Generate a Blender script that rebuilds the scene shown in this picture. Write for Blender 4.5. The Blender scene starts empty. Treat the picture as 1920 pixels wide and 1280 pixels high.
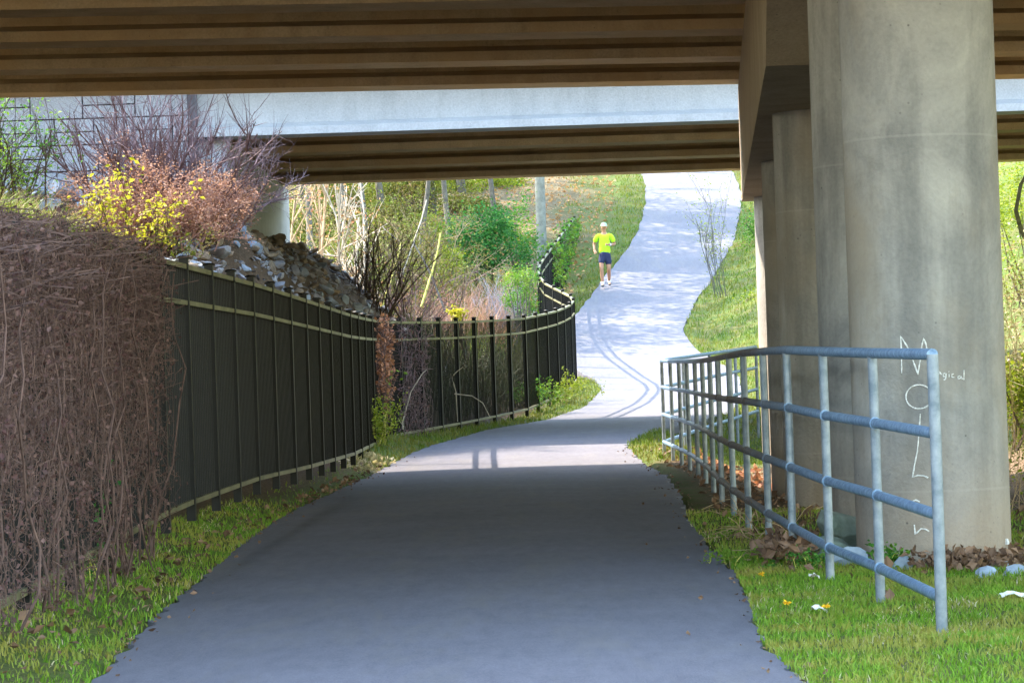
import bpy, math, random
import numpy as np
from mathutils import Vector, Matrix, noise as mnoise
random.seed(7); RNG = np.random.default_rng(7)
C = bpy.context.scene.collection
SC = bpy.context.scene
R = math.radians

# ------------------------------------------------------------------ camera
F = 5500.0; EYE = 1.18; ROLL = 0.0332; PITCH = math.atan(60 / F)
cam_d = bpy.data.cameras.new('camera'); cam = bpy.data.objects.new('camera', cam_d); C.objects.link(cam)
CAMM = Matrix.Rotation(math.pi / 2 + PITCH, 3, 'X') @ Matrix.Rotation(-ROLL, 3, 'Z')
cam.matrix_world = Matrix.Translation((0, 0, EYE)) @ CAMM.to_4x4()
cam_d.sensor_width = 36; cam_d.lens = 36 * F / 1920; cam_d.clip_end = 2000; cam_d.clip_start = 0.1
SC.camera = cam
def ray(u, v):
    return CAMM @ Vector((u - 960, -(v - 640), -F))
def at(u, v, y):
    """the place seen at photo position (u, v) standing y metres up the path"""
    d = ray(u, v); t = y / d.y
    return Vector((d.x * t, y, EYE + d.z * t))

# ------------------------------------------------------------------ ground profile
_py = np.array([-400, 0, 36, 41, 48, 55, 60, 64, 67, 69, 73.6, 80.5, 90, 100, 112, 130, 160, 400], float)
_pz = np.array([0, 0, 0, .14, .22, .29, .48, .72, .96, 1.28, 2.14, 3.45, 5.5, 7.76, 10.4, 14, 17, 18], float)
_yy = np.linspace(-400, 400, 8001)
_zz = np.interp(_yy, _py, _pz); _k = np.hanning(23); _k /= _k.sum()
_zz = np.convolve(np.pad(_zz, 11, mode='edge'), _k, 'valid')
def zp(y): return np.interp(y, _yy, _zz)
def on_path(u, v):
    d = ray(u, v); d = d / d.y
    lo = None
    for y in np.arange(4, 140, .25):
        if EYE + d.z * y <= zp(y): lo = y; break
    if lo is None: lo = 140
    a, b = lo - .25, lo
    for _ in range(20):
        m = (a + b) / 2
        if EYE + d.z * m <= zp(m): b = m
        else: a = m
    return d.x * b, b
LP = [(182,1276),(233,1218),(302,1149),(397,1069),(456,1021),(505,985),(560,952),(630,920),(690,893),(735,869),(816,833),(915,805),(1034,784),(1097,762),(1129,730),(1113,710),(1082,695),(1066,655),(1066,625),(1079,592),(1094,570),(1126,530),(1154,495),(1179,464),(1197,430),(1210,383),(1211,352),(1204,327)]
RP = [(1505,1278),(1425,1205),(1400,1115),(1370,1060),(1325,1020),(1290,975),(1272,925),(1250,893),(1212,872),(1176,838),(1180,828),(1234,805),(1300,793),(1368,775),(1393,735),(1385,703),(1345,676),(1310,660),(1286,633),(1282,617),(1290,595),(1307,560),(1332,527),(1351,496),(1376,449),(1388,399),(1390,358),(1376,324)]
def edge(pts, x0):
    p = sorted([on_path(*q) for q in pts], key=lambda q: q[1])
    ys = [q[1] for q in p]; xs = [q[0] for q in p]
    ys = [-60, 0] + ys + [106, 116, 150]; xs = [x0, x0] + xs + [xs[-1] - .3, xs[-1] - 2.2, xs[-1] - 12]
    g = np.arange(-60, 150, .25); e = np.interp(g, ys, xs)
    k = np.hanning(7); k /= k.sum()
    return g, np.convolve(np.pad(e, 3, mode='edge'), k, 'valid')
GL, EL = edge(LP, -1.5); GR, ER = edge(RP, 1.12)
def xl(y): return np.interp(y, GL, EL)
def xr(y): return np.interp(y, GR, ER)
# fence line: (x, y, z of top rail)
FP = []
FP += [(-2.30, 5.0, 1.9), (-2.37, 13.5, 1.93)]
for u, v, y in [(102,441,15.25),(313,492,20.6),(474,534,26.2),(561,561,30),(656,592,36.7),(690,600,40.6),(730,605,44.8),(870,604,50.6),(980,598,55.6),(1040,585,60),(1066,575,62.8),(1076,566,64.5),(1070,556,66.3),(1045,544,68.6),(1018,530,71),(1008,511,73.2),(1014,493,75.6),(1034,466,79.6),(1057,435,84.2),(1079,408,89)]:
    p = at(u, v, y); FP.append((p.x, p.y, p.z))
FP = np.array(FP)
def xf(y): return np.interp(y, FP[:, 1], FP[:, 0])
def ss(a, b, x):
    t = np.clip((x - a) / (b - a), 0, 1); return t * t * (3 - 2 * t)
def bump(x, y):
    return .045 * np.sin(x * 1.7 + y * .6) * np.sin(y * 1.1 - x * .8) + .03 * np.sin(3.1 * x + 1.3) * np.sin(2.3 * y + .7)
def ground(x, y, carve=True):
    x = np.asarray(x, float); y = np.asarray(y, float)
    z = zp(y).astype(float) if hasattr(zp(y), 'astype') else zp(y)
    L, Rr, Fx = xl(y), xr(y), xf(y)
    dl = L - x; dr = x - Rr; d = np.maximum(np.maximum(dl, dr), 0)
    z = z + bump(x, y) * ss(.25, 1.2, d)
    z = z + np.where(dl > 0, ss(0, .8, dl) * np.where(y < 44, .14, .04), 0)
    # left bank beside the abutment
    amp = (2.55 * ss(23, 36, y) + 0.85 * ss(40.5, 44.5, y)) * (1 - ss(57, 63, y)) + .4 * (1 - ss(22, 36, y))
    z = z + amp * ss(0, 1, (Fx - .25 - x) / np.maximum(Fx + 4.45 - .25, 1.2)) * np.where(x < Fx, 1, 0)
    z = z + np.clip(-5 - x, 0, 6) * .25 * ss(26, 38, y) * (1 - ss(57, 66, y))
    # hillside left of the climbing path
    z = z + ss(64, 80, y) * np.clip(dl - 1.2, 0, 30) * .05 - .55 * np.exp(-((x - Fx) / 1.2) ** 2) * ss(66, 72, y) * (1 - ss(84, 90, y))
    # right hand swale by the columns and bank by the climbing path
    z = z - .36 * ss(2.2, 3.0, x) * ss(21, 27, y) * (1 - ss(45, 54, y))
    z = z + ss(62, 72, y) * np.clip(dr - .5, 0, 8) * .3
    z = z + ss(5, 13, x) * 1.6 * ss(20, 40, y) * ss(.4, 3, dr)
    if carve:
        z = z - .07 * np.where((dl < 0) & (dr < 0), 1, 0)
    return z
def gz(x, y): return float(ground(np.array([x]), np.array([y]))[0])

# ------------------------------------------------------------------ mesh helpers
class MB:
    def __init__(s): s.v = []; s.q = []; s.t = []; s.n = 0
    def add(s, v, q=None, t=None):
        v = np.asarray(v, float).reshape(-1, 3)
        if q is not None and len(q): s.q.append(np.asarray(q, int).reshape(-1, 4) + s.n)
        if t is not None and len(t): s.t.append(np.asarray(t, int).reshape(-1, 3) + s.n)
        s.v.append(v); s.n += len(v)
    def box(s, c, d, rz=0, M=None):
        x, y, z = [k / 2 for k in d]
        v = np.array([(-x,-y,-z),(x,-y,-z),(x,y,-z),(-x,y,-z),(-x,-y,z),(x,-y,z),(x,y,z),(-x,y,z)])
        if rz:
            c_, s_ = math.cos(rz), math.sin(rz)
            v = np.stack([v[:,0]*c_ - v[:,1]*s_, v[:,0]*s_ + v[:,1]*c_, v[:,2]], 1)
        s.add(v + np.array(c), [(0,3,2,1),(4,5,6,7),(0,1,5,4),(1,2,6,5),(2,3,7,6),(3,0,4,7)])
    def bar(s, a, b, w, h):
        """box beam from a to b, w across, h high"""
        a = np.array(a, float); b = np.array(b, float); t = b - a; t /= np.linalg.norm(t)
        up = np.array((0, 0, 1.)); 
        if abs(t[2]) > .95: up = np.array((0, 1., 0))
        r = np.cross(t, up); r /= np.linalg.norm(r); u = np.cross(r, t)
        o = [-r*w/2 - u*h/2, r*w/2 - u*h/2, r*w/2 + u*h/2, -r*w/2 + u*h/2]
        s.add([a + k for k in o] + [b + k for k in o], [(0,1,5,4),(1,2,6,5),(2,3,7,6),(3,0,4,7),(0,3,2,1),(4,5,6,7)])
    def tube(s, pts, r0, r1=None, k=4, cap=False):
        p = np.asarray(pts, float); n = len(p)
        if n < 2: return
        if np.isscalar(r0):
            r = np.linspace(r0, r0 if r1 is None else r1, n)
        else: r = np.asarray(r0, float)
        t = np.gradient(p, axis=0); t /= np.linalg.norm(t, axis=1)[:, None] + 1e-9
        ref = np.where(np.abs(t[:, 2:3]) > .9, np.array([[1., 0, 0]]), np.array([[0, 0, 1.]]))
        if np.abs(t[:, 2]).mean() > .6: ref = np.tile(np.array([[1., .1, 0]]), (n, 1))
        elif np.abs(t[:, 2]).max() > .9: ref = np.tile(np.array([[.3, .9, .2]]), (n, 1))
        a = np.cross(t, ref); a /= np.linalg.norm(a, axis=1)[:, None] + 1e-9
        b = np.cross(t, a)
        an = np.arange(k) * 2 * math.pi / k
        v = p[:, None, :] + r[:, None, None] * (np.cos(an)[None, :, None] * a[:, None, :] + np.sin(an)[None, :, None] * b[:, None, :])
        i = np.arange(n - 1)[:, None] * k; j = np.arange(k)[None, :]; j2 = (j + 1) % k
        q = np.stack([i + j, i + j2, i + k + j2, i + k + j], -1).reshape(-1, 4)
        s.add(v.reshape(-1, 3), q)
        if cap:
            s.add(v[0], None, [(0, m + 1, m) for m in range(1, k - 1)]); s.add(v[-1], None, [(0, m, m + 1) for m in range(1, k - 1)])
    def leaves(s, P, size, var=.4, flat=.5, asp=.55, dirs=None):
        """many small folded leaf faces"""
        P = np.asarray(P, float).reshape(-1, 3); n = len(P)
        if n == 0: return
        a = RNG.normal(size=(n, 3)) if dirs is None else dirs + RNG.normal(size=(n, 3)) * .35
        a[:, 2] *= flat
        a /= np.linalg.norm(a, axis=1)[:, None] + 1e-9
        w = RNG.normal(size=(n, 3)); b = np.cross(a, w); b /= np.linalg.norm(b, axis=1)[:, None] + 1e-9
        c = np.cross(a, b)
        L = size * (1 + var * RNG.uniform(-1, 1, n))[:, None]; W = L * asp
        v = np.stack([P, P + a*L*.5 + b*W*.5 + c*L*.12, P + a*L, P + a*L*.5 - b*W*.5 + c*L*.12], 1).reshape(-1, 3)
        i = np.arange(n)[:, None] * 4
        s.add(v, None, np.concatenate([i + [0, 1, 2], i + [0, 2, 3]]))
    def blades(s, P, h, w, lean=.5, bend=None):
        P = np.asarray(P, float).reshape(-1, 3); n = len(P)
        if n == 0: return
        h = np.broadcast_to(h, n) * (1 + .45 * RNG.uniform(-1, 1, n)); w = np.broadcast_to(w, n) * (1 + .3 * RNG.uniform(-1, 1, n))
        th = RNG.uniform(0, 2 * math.pi, n); d = np.stack([np.cos(th), np.sin(th), 0 * th], 1)
        th2 = RNG.uniform(0, 2 * math.pi, n); l = np.stack([np.cos(th2), np.sin(th2), 0 * th], 1) * (lean * h * RNG.uniform(.1, 1, n))[:, None]
        if bend is not None: l = l + np.array(bend) * h[:, None]
        up = np.array((0, 0, 1.))
        m = P + up * (h * .55)[:, None] + l * .35
        t = P + up * (h * (1 - .3 * RNG.uniform(0, 1, n)))[:, None] + l
        ww = d * (w / 2)[:, None]
        v = np.stack([P - ww, P + ww, m + ww * .7, m - ww * .7, t], 1).reshape(-1, 3)
        i = np.arange(n)[:, None] * 5
        s.add(v, i + [0, 1, 2, 3], i + [3, 2, 4])
    def lathe(s, prof, c, k=24, cap=True):
        an = np.arange(k) * 2 * math.pi / k
        v = np.array([[(c[0] + r * math.cos(a), c[1] + r * math.sin(a), z) for a in an] for r, z in prof])
        n = len(prof); i = np.arange(n - 1)[:, None] * k; j = np.arange(k)[None, :]; j2 = (j + 1) % k
        s.add(v.reshape(-1, 3), np.stack([i + j, i + j2, i + k + j2, i + k + j], -1).reshape(-1, 4))
        if cap:
            s.add(v[0], None, [(0, m + 1, m) for m in range(1, k - 1)]); s.add(v[-1], None, [(0, m, m + 1) for m in range(1, k - 1)])
    def build(s, name, mat, parent=None, smooth=False, M=None):
        me = bpy.data.meshes.new(name)
        V = np.concatenate(s.v) if s.v else np.zeros((0, 3))
        Q = np.concatenate(s.q) if s.q else np.zeros((0, 4), int); T = np.concatenate(s.t) if s.t else np.zeros((0, 3), int)
        up = parent
        while up is not None: V = V - np.array(up.location); up = up.parent
        me.vertices.add(len(V)); me.vertices.foreach_set('co', V.ravel())
        li = np.concatenate([Q.ravel(), T.ravel()]); me.loops.add(len(li)); me.loops.foreach_set('vertex_index', li)
        nq, nt = len(Q), len(T); me.polygons.add(nq + nt)
        me.polygons.foreach_set('loop_start', np.concatenate([np.arange(nq) * 4, nq * 4 + np.arange(nt) * 3]))
        me.polygons.foreach_set('loop_total', np.concatenate([np.full(nq, 4), np.full(nt, 3)]))
        me.polygons.foreach_set('use_smooth', np.full(nq + nt, bool(smooth)))
        me.update(calc_edges=True); me.validate()
        if mat: me.materials.append(mat)
        o = bpy.data.objects.new(name, me); C.objects.link(o)
        if parent is not None: o.parent = parent
        return o
def tag(o, label, cat, group=None, kind=None):
    if label: o['label'] = label
    if cat: o['category'] = cat
    if group: o['group'] = group
    if kind: o['kind'] = kind
    return o
def thing(name, label, cat, loc, group=None):
    o = bpy.data.objects.new(name, None); C.objects.link(o); o.location = loc; o.empty_display_size = .2
    return tag(o, label, cat, group)

# ------------------------------------------------------------------ materials
def newmat(name):
    m = bpy.data.materials.new(name); m.use_nodes = True; n = m.node_tree; n.nodes.clear()
    out = n.nodes.new('ShaderNodeOutputMaterial'); return m, n, out
def N(nt, kind, **kw):
    x = nt.nodes.new('ShaderNode' + kind)
    for k, v in kw.items():
        if k in x.inputs.keys(): x.inputs[k].default_value = v
        else: setattr(x, k, v)
    return x
def ramp(nt, fac, stops):
    r = nt.nodes.new('ShaderNodeValToRGB'); e = r.color_ramp.elements
    while len(e) < len(stops): e.new(.5)
    for i, (p, c) in enumerate(stops): e[i].position = p; e[i].color = (*c, 1)
    nt.links.new(fac, r.inputs[0]); return r
def mixc(nt, fac, a, b, mode='MIX'):
    m = nt.nodes.new('ShaderNodeMix'); m.data_type = 'RGBA'; m.blend_type = mode
    for sock, val in ((m.inputs[0], fac), (m.inputs[6], a), (m.inputs[7], b)):
        if hasattr(val, 'is_output'): nt.links.new(val, sock)
        elif isinstance(val, tuple): sock.default_value = (*val, 1)
        else: sock.default_value = val
    return m.outputs[2]
def noise_tex(nt, scale, detail=4, rough=.6, vec=None, dist=0):
    t = N(nt, 'TexNoise', Scale=scale, Detail=detail, Roughness=rough, Distortion=dist)
    if vec is None:
        g = nt.nodes.new('ShaderNodeNewGeometry'); vec = g.outputs['Position']
    nt.links.new(vec, t.inputs['Vector']); return t.outputs['Fac']
def scaled_pos(nt, s):
    g = nt.nodes.new('ShaderNodeNewGeometry'); m = N(nt, 'VectorMath', operation='MULTIPLY'); m.inputs[1].default_value = s
    nt.links.new(g.outputs['Position'], m.inputs[0]); return m.outputs[0]
def concrete(name, c0, c1, streak=.5, bumpd=.12, rings=None, warm=None, low=None, fine=.25):
    m, nt, out = newmat(name); L = nt.links
    b = N(nt, 'BsdfPrincipled', Roughness=.85); b.inputs['Specular IOR Level'].default_value = .25
    a = noise_tex(nt, 1.6, 6, .65, dist=.6); f = noise_tex(nt, 38, 3, .6)
    st = noise_tex(nt, 1.0, 5, .6, scaled_pos(nt, (2.6, 2.6, .35)))
    col = ramp(nt, a, [(.3, c0), (.7, c1)]).outputs[0]
    dk = tuple(k * .62 for k in c0); lt = tuple(min(1, k * 1.3) for k in c1)
    sr = ramp(nt, st, [(.36, (1, 1, 1)), (.5, (0, 0, 0))]).outputs[0]
    mm = N(nt, 'Math', operation='MULTIPLY'); L.new(sr, mm.inputs[0]); mm.inputs[1].default_value = streak
    col = mixc(nt, mm.outputs[0], col, dk)
    col = mixc(nt, fine, col, ramp(nt, f, [(.3, dk), (.7, lt)]).outputs[0])
    if warm:
        w = ramp(nt, noise_tex(nt, .9, 5, .6, scaled_pos(nt, (1, 1.3, .6))), [(.45, (0, 0, 0)), (.62, (1, 1, 1))]).outputs[0]
        mw = N(nt, 'Math', operation='MULTIPLY'); L.new(w, mw.inputs[0]); mw.inputs[1].default_value = .6
        col = mixc(nt, mw.outputs[0], col, warm)
    if rings or low:
        g = nt.nodes.new('ShaderNodeNewGeometry'); sp = nt.nodes.new('ShaderNodeSeparateXYZ'); L.new(g.outputs['Position'], sp.inputs[0])
        wob = noise_tex(nt, 3, 3, .6)
        for zc in rings or ():
            s1 = N(nt, 'Math', operation='SUBTRACT'); L.new(sp.outputs[2], s1.inputs[0]); s1.inputs[1].default_value = zc
            s2 = N(nt, 'Math', operation='ABSOLUTE'); L.new(s1.outputs[0], s2.inputs[0])
            s3 = N(nt, 'Math', operation='LESS_THAN'); L.new(s2.outputs[0], s3.inputs[0]); s3.inputs[1].default_value = .007
            s4 = N(nt, 'Math', operation='MULTIPLY'); L.new(s3.outputs[0], s4.inputs[0]); s4.inputs[1].default_value = .13
            col = mixc(nt, s4.outputs[0], col, lt)
        if low:   # soil splashed on the foot
            mr = N(nt, 'MapRange'); L.new(sp.outputs[2], mr.inputs[0]); mr.inputs[1].default_value = .9; mr.inputs[2].default_value = .1; mr.inputs[3].default_value = 0; mr.inputs[4].default_value = .75
            s5 = N(nt, 'Math', operation='MULTIPLY'); L.new(mr.outputs[0], s5.inputs[0]); L.new(a, s5.inputs[1])
            col = mixc(nt, s5.outputs[0], col, low)
    vo = N(nt, 'TexVoronoi', Scale=14.0); gv = nt.nodes.new('ShaderNodeNewGeometry'); L.new(gv.outputs['Position'], vo.inputs['Vector'])
    hv = N(nt, 'Math', operation='MULTIPLY'); L.new(ramp(nt, vo.outputs['Distance'], [(.06, (1, 1, 1)), (.12, (0, 0, 0))]).outputs[0], hv.inputs[0]); L.new(ramp(nt, noise_tex(nt, 2.3, 3, .6), [(.5, (0, 0, 0)), (.6, (.7, .7, .7))]).outputs[0], hv.inputs[1])
    col = mixc(nt, hv.outputs[0], col, tuple(k * .35 for k in c0))
    L.new(col, b.inputs['Base Color'])
    bp = N(nt, 'Bump', Strength=.5, Distance=bumpd * .1); L.new(f, bp.inputs['Height'])
    bp2 = N(nt, 'Bump', Strength=.5, Distance=bumpd * .25); L.new(a, bp2.inputs['Height']); L.new(bp.outputs[0], bp2.inputs['Normal'])
    L.new(bp2.outputs[0], b.inputs['Normal']); L.new(b.outputs[0], out.inputs[0]); return m
def leafmat(name, c0, c1, trans=.35, patch=None, pscale=.9, rough=.55):
    m, nt, out = newmat(name); L = nt.links
    g = nt.nodes.new('ShaderNodeNewGeometry')
    col = ramp(nt, g.outputs['Random Per Island'], [(0, c0), (.55, tuple((p + q) / 2 for p, q in zip(c0, c1))), (1, c1)]).outputs[0]
    if patch:
        f = ramp(nt, noise_tex(nt, pscale, 4, .65), [(.46, (0, 0, 0)), (.6, (1, 1, 1))]).outputs[0]
        col = mixc(nt, f, col, patch)
    b = N(nt, 'BsdfPrincipled', Roughness=rough); b.inputs['Specular IOR Level'].default_value = .25
    L.new(col, b.inputs['Base Color'])
    if trans > 0:
        t = nt.nodes.new('ShaderNodeBsdfTranslucent'); L.new(mixc(nt, .5, col, (.9, .9, .3), 'MULTIPLY'), t.inputs[0])
        x = nt.nodes.new('ShaderNodeMixShader'); x.inputs[0].default_value = trans
        L.new(b.outputs[0], x.inputs[1]); L.new(t.outputs[0], x.inputs[2]); L.new(x.outputs[0], out.inputs[0])
    else: L.new(b.outputs[0], out.inputs[0])
    return m
def plain(name, c0, c1=None, rough=.7, metal=0, nscale=9, bumpd=0, spec=.4):
    m, nt, out = newmat(name); L = nt.links
    b = N(nt, 'BsdfPrincipled', Roughness=rough, Metallic=metal); b.inputs['Specular IOR Level'].default_value = spec
    f = noise_tex(nt, nscale, 5, .65)
    L.new(ramp(nt, f, [(.32, c0), (.68, c1 or tuple(k * 1.25 for k in c0))]).outputs[0], b.inputs['Base Color'])
    if bumpd:
        bp = N(nt, 'Bump', Strength=.6, Distance=bumpd); L.new(f, bp.inputs['Height']); L.new(bp.outputs[0], b.inputs['Normal'])
    L.new(b.outputs[0], out.inputs[0]); return m

M = {}
M['girder'] = concrete('girder_concrete', (.46, .335, .19), (.62, .47, .285), .45, warm=(.52, .34, .16))
M['deck'] = concrete('deck_concrete', (.07, .062, .05), (.13, .115, .095), .5)  # darkened so its colour stands in for the unlit gaps between girders
M['fascia'] = concrete('fascia_concrete', (.42, .43, .46), (.52, .53, .56), .3)
M['column'] = concrete('column_concrete', (.17, .17, .175), (.36, .35, .335), .65, .12, rings=(2.48, .42), warm=(.25, .21, .16), low=(.30, .20, .12), fine=.1)
M['cap'] = concrete('cap_concrete', (.27, .21, .145), (.37, .30, .22), .5)
M['block'] = concrete('block_concrete', (.30, .31, .35), (.42, .43, .48), .3, .4)
M['joint'] = plain('wall_joint_mortar', (.12, .12, .14))
M['asphalt'], nt, out = newmat('asphalt')
_b = N(nt, 'BsdfPrincipled', Roughness=.9); _b.inputs['Specular IOR Level'].default_value = .3
_f = noise_tex(nt, 130, 3, .7); _p = noise_tex(nt, .8, 5, .6); _s = noise_tex(nt, .9, 6, .7, scaled_pos(nt, (2.6, .5, 1)), .5)
_c = ramp(nt, _p, [(.3, (.098, .098, .135)), (.7, (.165, .164, .21))]).outputs[0]
_c = mixc(nt, .5, _c, ramp(nt, _f, [(.3, (.055, .055, .068)), (.55, (.15, .15, .168)), (.75, (.33, .32, .32))]).outputs[0])
_m = noise_tex(nt, 1, 5, .75, scaled_pos(nt, (11, 2.2, 1)))
_c = mixc(nt, .22, _c, ramp(nt, _m, [(.34, (.08, .08, .105)), (.5, (.15, .15, .18)), (.66, (.22, .218, .25))]).outputs[0])
_c = mixc(nt, ramp(nt, _s, [(.5, (0, 0, 0)), (.75, (.55, .55, .55))]).outputs[0], _c, (.18, .17, .155))
nt.links.new(_c, _b.inputs['Base Color'])
_bp = N(nt, 'Bump', Strength=.5, Distance=.006); nt.links.new(_f, _bp.inputs['Height']); nt.links.new(_bp.outputs[0], _b.inputs['Normal']); nt.links.new(_b.outputs[0], out.inputs[0])
# ground
M['ground'], nt, out = newmat('ground')
_b = N(nt, 'BsdfPrincipled', Roughness=.95); _b.inputs['Specular IOR Level'].default_value = .15
_a = nt.nodes.new('ShaderNodeAttribute'); _a.attribute_name = 'soil'
_n1 = noise_tex(nt, 2.2, 6, .7); _n2 = noise_tex(nt, 26, 4, .7); _n3 = noise_tex(nt, .7, 4, .6)
_soil = ramp(nt, _n2, [(.25, (.035, .024, .016)), (.5, (.085, .058, .038)), (.75, (.19, .14, .095))]).outputs[0]
_gr = ramp(nt, _n2, [(.25, (.035, .06, .012)), (.5, (.07, .11, .022)), (.75, (.13, .15, .045))]).outputs[0]
_litter = ramp(nt, noise_tex(nt, 9, 6, .8), [(.3, (.07, .048, .035)), (.5, (.16, .115, .075)), (.7, (.28, .21, .15))]).outputs[0]
_gr = mixc(nt, ramp(nt, _n1, [(.45, (0, 0, 0)), (.62, (.8, .8, .8))]).outputs[0], _gr, (.12, .10, .045))
_sep = nt.nodes.new('ShaderNodeSeparateColor'); nt.links.new(_a.outputs['Color'], _sep.inputs[0])
_c = mixc(nt, _sep.outputs[0], _gr, _soil)
_c = mixc(nt, _sep.outputs[1], _c, _litter)
_c = mixc(nt, _sep.outputs[2], _c, ramp(nt, _n2, [(.25, (.28, .23, .16)), (.75, (.46, .39, .29))]).outputs[0])   # unseen pale gravel, added to bounce warm light under the bridge
nt.links.new(_c, _b.inputs['Base Color'])
_bp = N(nt, 'Bump', Strength=.8, Distance=.03); nt.links.new(_n2, _bp.inputs['Height']); nt.links.new(_bp.outputs[0], _b.inputs['Normal']); nt.links.new(_b.outputs[0], out.inputs[0])

M['fence'] = plain('black_fence_paint', (.004, .0045, .005), (.008, .0085, .0085), .5, 0, 7, spec=.22)
M['fence_rail'] = plain('olive_cream_rail_paint', (.07, .068, .032), (.20, .19, .11), .5, 0, 2.2)  # lighter olive-cream than the black posts and pickets
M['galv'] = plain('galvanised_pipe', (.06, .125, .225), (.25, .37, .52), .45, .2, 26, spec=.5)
def galv_shade_band(m):
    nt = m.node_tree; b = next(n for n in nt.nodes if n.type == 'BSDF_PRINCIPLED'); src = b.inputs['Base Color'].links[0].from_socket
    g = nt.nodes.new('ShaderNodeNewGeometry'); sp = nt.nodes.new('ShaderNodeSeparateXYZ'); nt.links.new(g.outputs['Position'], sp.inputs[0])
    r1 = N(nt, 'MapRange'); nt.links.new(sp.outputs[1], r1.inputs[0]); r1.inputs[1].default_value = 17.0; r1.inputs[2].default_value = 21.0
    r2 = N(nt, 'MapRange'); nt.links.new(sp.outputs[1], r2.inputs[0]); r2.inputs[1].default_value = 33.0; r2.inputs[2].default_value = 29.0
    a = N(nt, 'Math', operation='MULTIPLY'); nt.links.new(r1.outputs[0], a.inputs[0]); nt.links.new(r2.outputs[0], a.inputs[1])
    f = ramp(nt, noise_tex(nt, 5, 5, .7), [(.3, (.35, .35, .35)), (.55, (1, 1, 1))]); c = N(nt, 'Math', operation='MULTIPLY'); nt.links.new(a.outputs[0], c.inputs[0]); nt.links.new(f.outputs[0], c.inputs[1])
    nt.links.new(mixc(nt, c.outputs[0], src, (.085, .06, .05)), b.inputs['Base Color'])  # dark brown band paints reflected shade on the middle stretch of rail
galv_shade_band(M['galv'])
M['galv_post'] = plain('galvanised_post', (.10, .135, .17), (.25, .285, .32), .45, .2, 11, spec=.5)
M['rust'] = plain('rusty_pipe', (.06, .05, .05), (.16, .11, .09), .7, .2, 18)
M['rock'] = plain('grey_rock', (.14, .145, .165), (.36, .365, .39), .95, 0, 3.2, .04)
M['rock_blue'] = plain('blue_grey_rock', (.15, .19, .25), (.34, .41, .50), .85, 0, 4, .04)
M['rock_brown'] = plain('brown_dirty_rock', (.14, .11, .08), (.30, .24, .17), .95, 0, 4, .04)
M['rock_green'] = plain('mossy_rock', (.10, .14, .11), (.30, .36, .33), .9, 0, 4, .04)
M['grass'] = leafmat('lawn_grass', (.085, .20, .014), (.22, .38, .035), .35, (.30, .29, .06), 1.6)
M['grass_sun'] = leafmat('yellow_green_grass', (.06, .13, .008), (.18, .24, .025), .35, (.22, .21, .05), 1.2)
M['grass_dry'] = leafmat('dry_straw', (.36, .30, .17), (.62, .55, .38), .3)
M['grass_pink'] = leafmat('pinkish_dead_grass', (.38, .20, .15), (.64, .40, .32), .3)
M['leaf_green'] = leafmat('fresh_green_leaf', (.03, .14, .02), (.12, .30, .04), .35, (.20, .32, .03), .9)
M['leaf_deep'] = leafmat('deep_green_leaf', (.02, .11, .025), (.07, .25, .05), .35)
M['leaf_lime'] = leafmat('lime_leaf', (.12, .19, .012), (.32, .37, .035), .4)
M['leaf_yellow'] = leafmat('bright_yellow_green_leaf', (.34, .36, .02), (.62, .58, .08), .4)
M['leaf_olive'] = leafmat('olive_leaf', (.08, .12, .014), (.21, .25, .045), .35, (.14, .105, .045), .8)
M['leaf_salmon'] = leafmat('dead_salmon_leaf', (.36, .15, .09), (.62, .33, .22), .3)
M['leaf_orange'] = leafmat('dead_orange_leaf', (.28, .14, .06), (.52, .33, .18), .3)
M['leaf_brown'] = leafmat('dead_brown_leaf', (.08, .045, .03), (.28, .17, .11), .15)
M['vine_leaf'] = leafmat('dead_vine_leaf', (.045, .024, .023), (.21, .125, .112), .15, (.12, .062, .062), 2.5)
M['vine_red'] = leafmat('reddish_vine_leaf', (.26, .10, .05), (.52, .27, .16), .25)
M['thatch'] = leafmat('dark_weed_thatch', (.02, .034, .012), (.07, .085, .03), .2, (.06, .045, .028), 1.5)
M['wood_purple'] = plain('purple_brown_twig', (.10, .065, .075), (.22, .15, .155), .85)
M['wood_dark'] = plain('dark_stem', (.05, .038, .03), (.12, .09, .07), .9)
M['wood_vine'] = plain('vine_stem', (.05, .029, .026), (.17, .105, .09), .9)
M['wood_tan'] = plain('tan_bark', (.24, .165, .095), (.43, .32, .20), .85)
M['wood_cream'] = plain('cream_bark', (.30, .26, .20), (.52, .46, .38), .85)
M['wood_grey'] = plain('grey_bark', (.06, .055, .05), (.15, .14, .13), .9)
M['wood_lime'] = plain('yellow_green_cane', (.42, .42, .06), (.62, .58, .16), .6)
M['wood_lav'] = plain('lavender_grey_twig', (.28, .25, .29), (.46, .42, .46), .9)
M['pole'] = plain('weathered_pole_wood', (.13, .14, .135), (.25, .26, .25), .9, 0, 6)
M['chalk'] = plain('white_chalk', (.40, .40, .40), (.80, .80, .80), .95, nscale=60)
M['paper'] = plain('white_paper', (.55, .54, .51), (.7, .69, .67), .8)
M['petal'] = plain('yellow_petal', (.75, .42, .01), (.85, .55, .02), .6)
M['skin'] = plain('skin', (.36, .18, .115), (.43, .23, .15), .5, spec=.3)
M['shirt'] = plain('fluorescent_yellow_shirt', (.42, .80, .015), (.48, .86, .03), .8)
M['shorts'] = plain('navy_shorts', (.012, .016, .055), (.02, .026, .08), .8)
M['shoe'] = plain('dark_running_shoe', (.03, .04, .05), (.10, .12, .14), .6)
M['sock'] = plain('white_sock', (.75, .75, .75), (.85, .85, .85), .9)
M['cap_cloth'] = plain('pale_cap_cloth', (.30, .42, .30), (.40, .52, .39), .8)
M['lens'] = plain('orange_tinted_lens', (.45, .16, .03), (.55, .22, .05), .2)
M['hair'] = plain('brown_hair', (.05, .03, .02))
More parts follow.
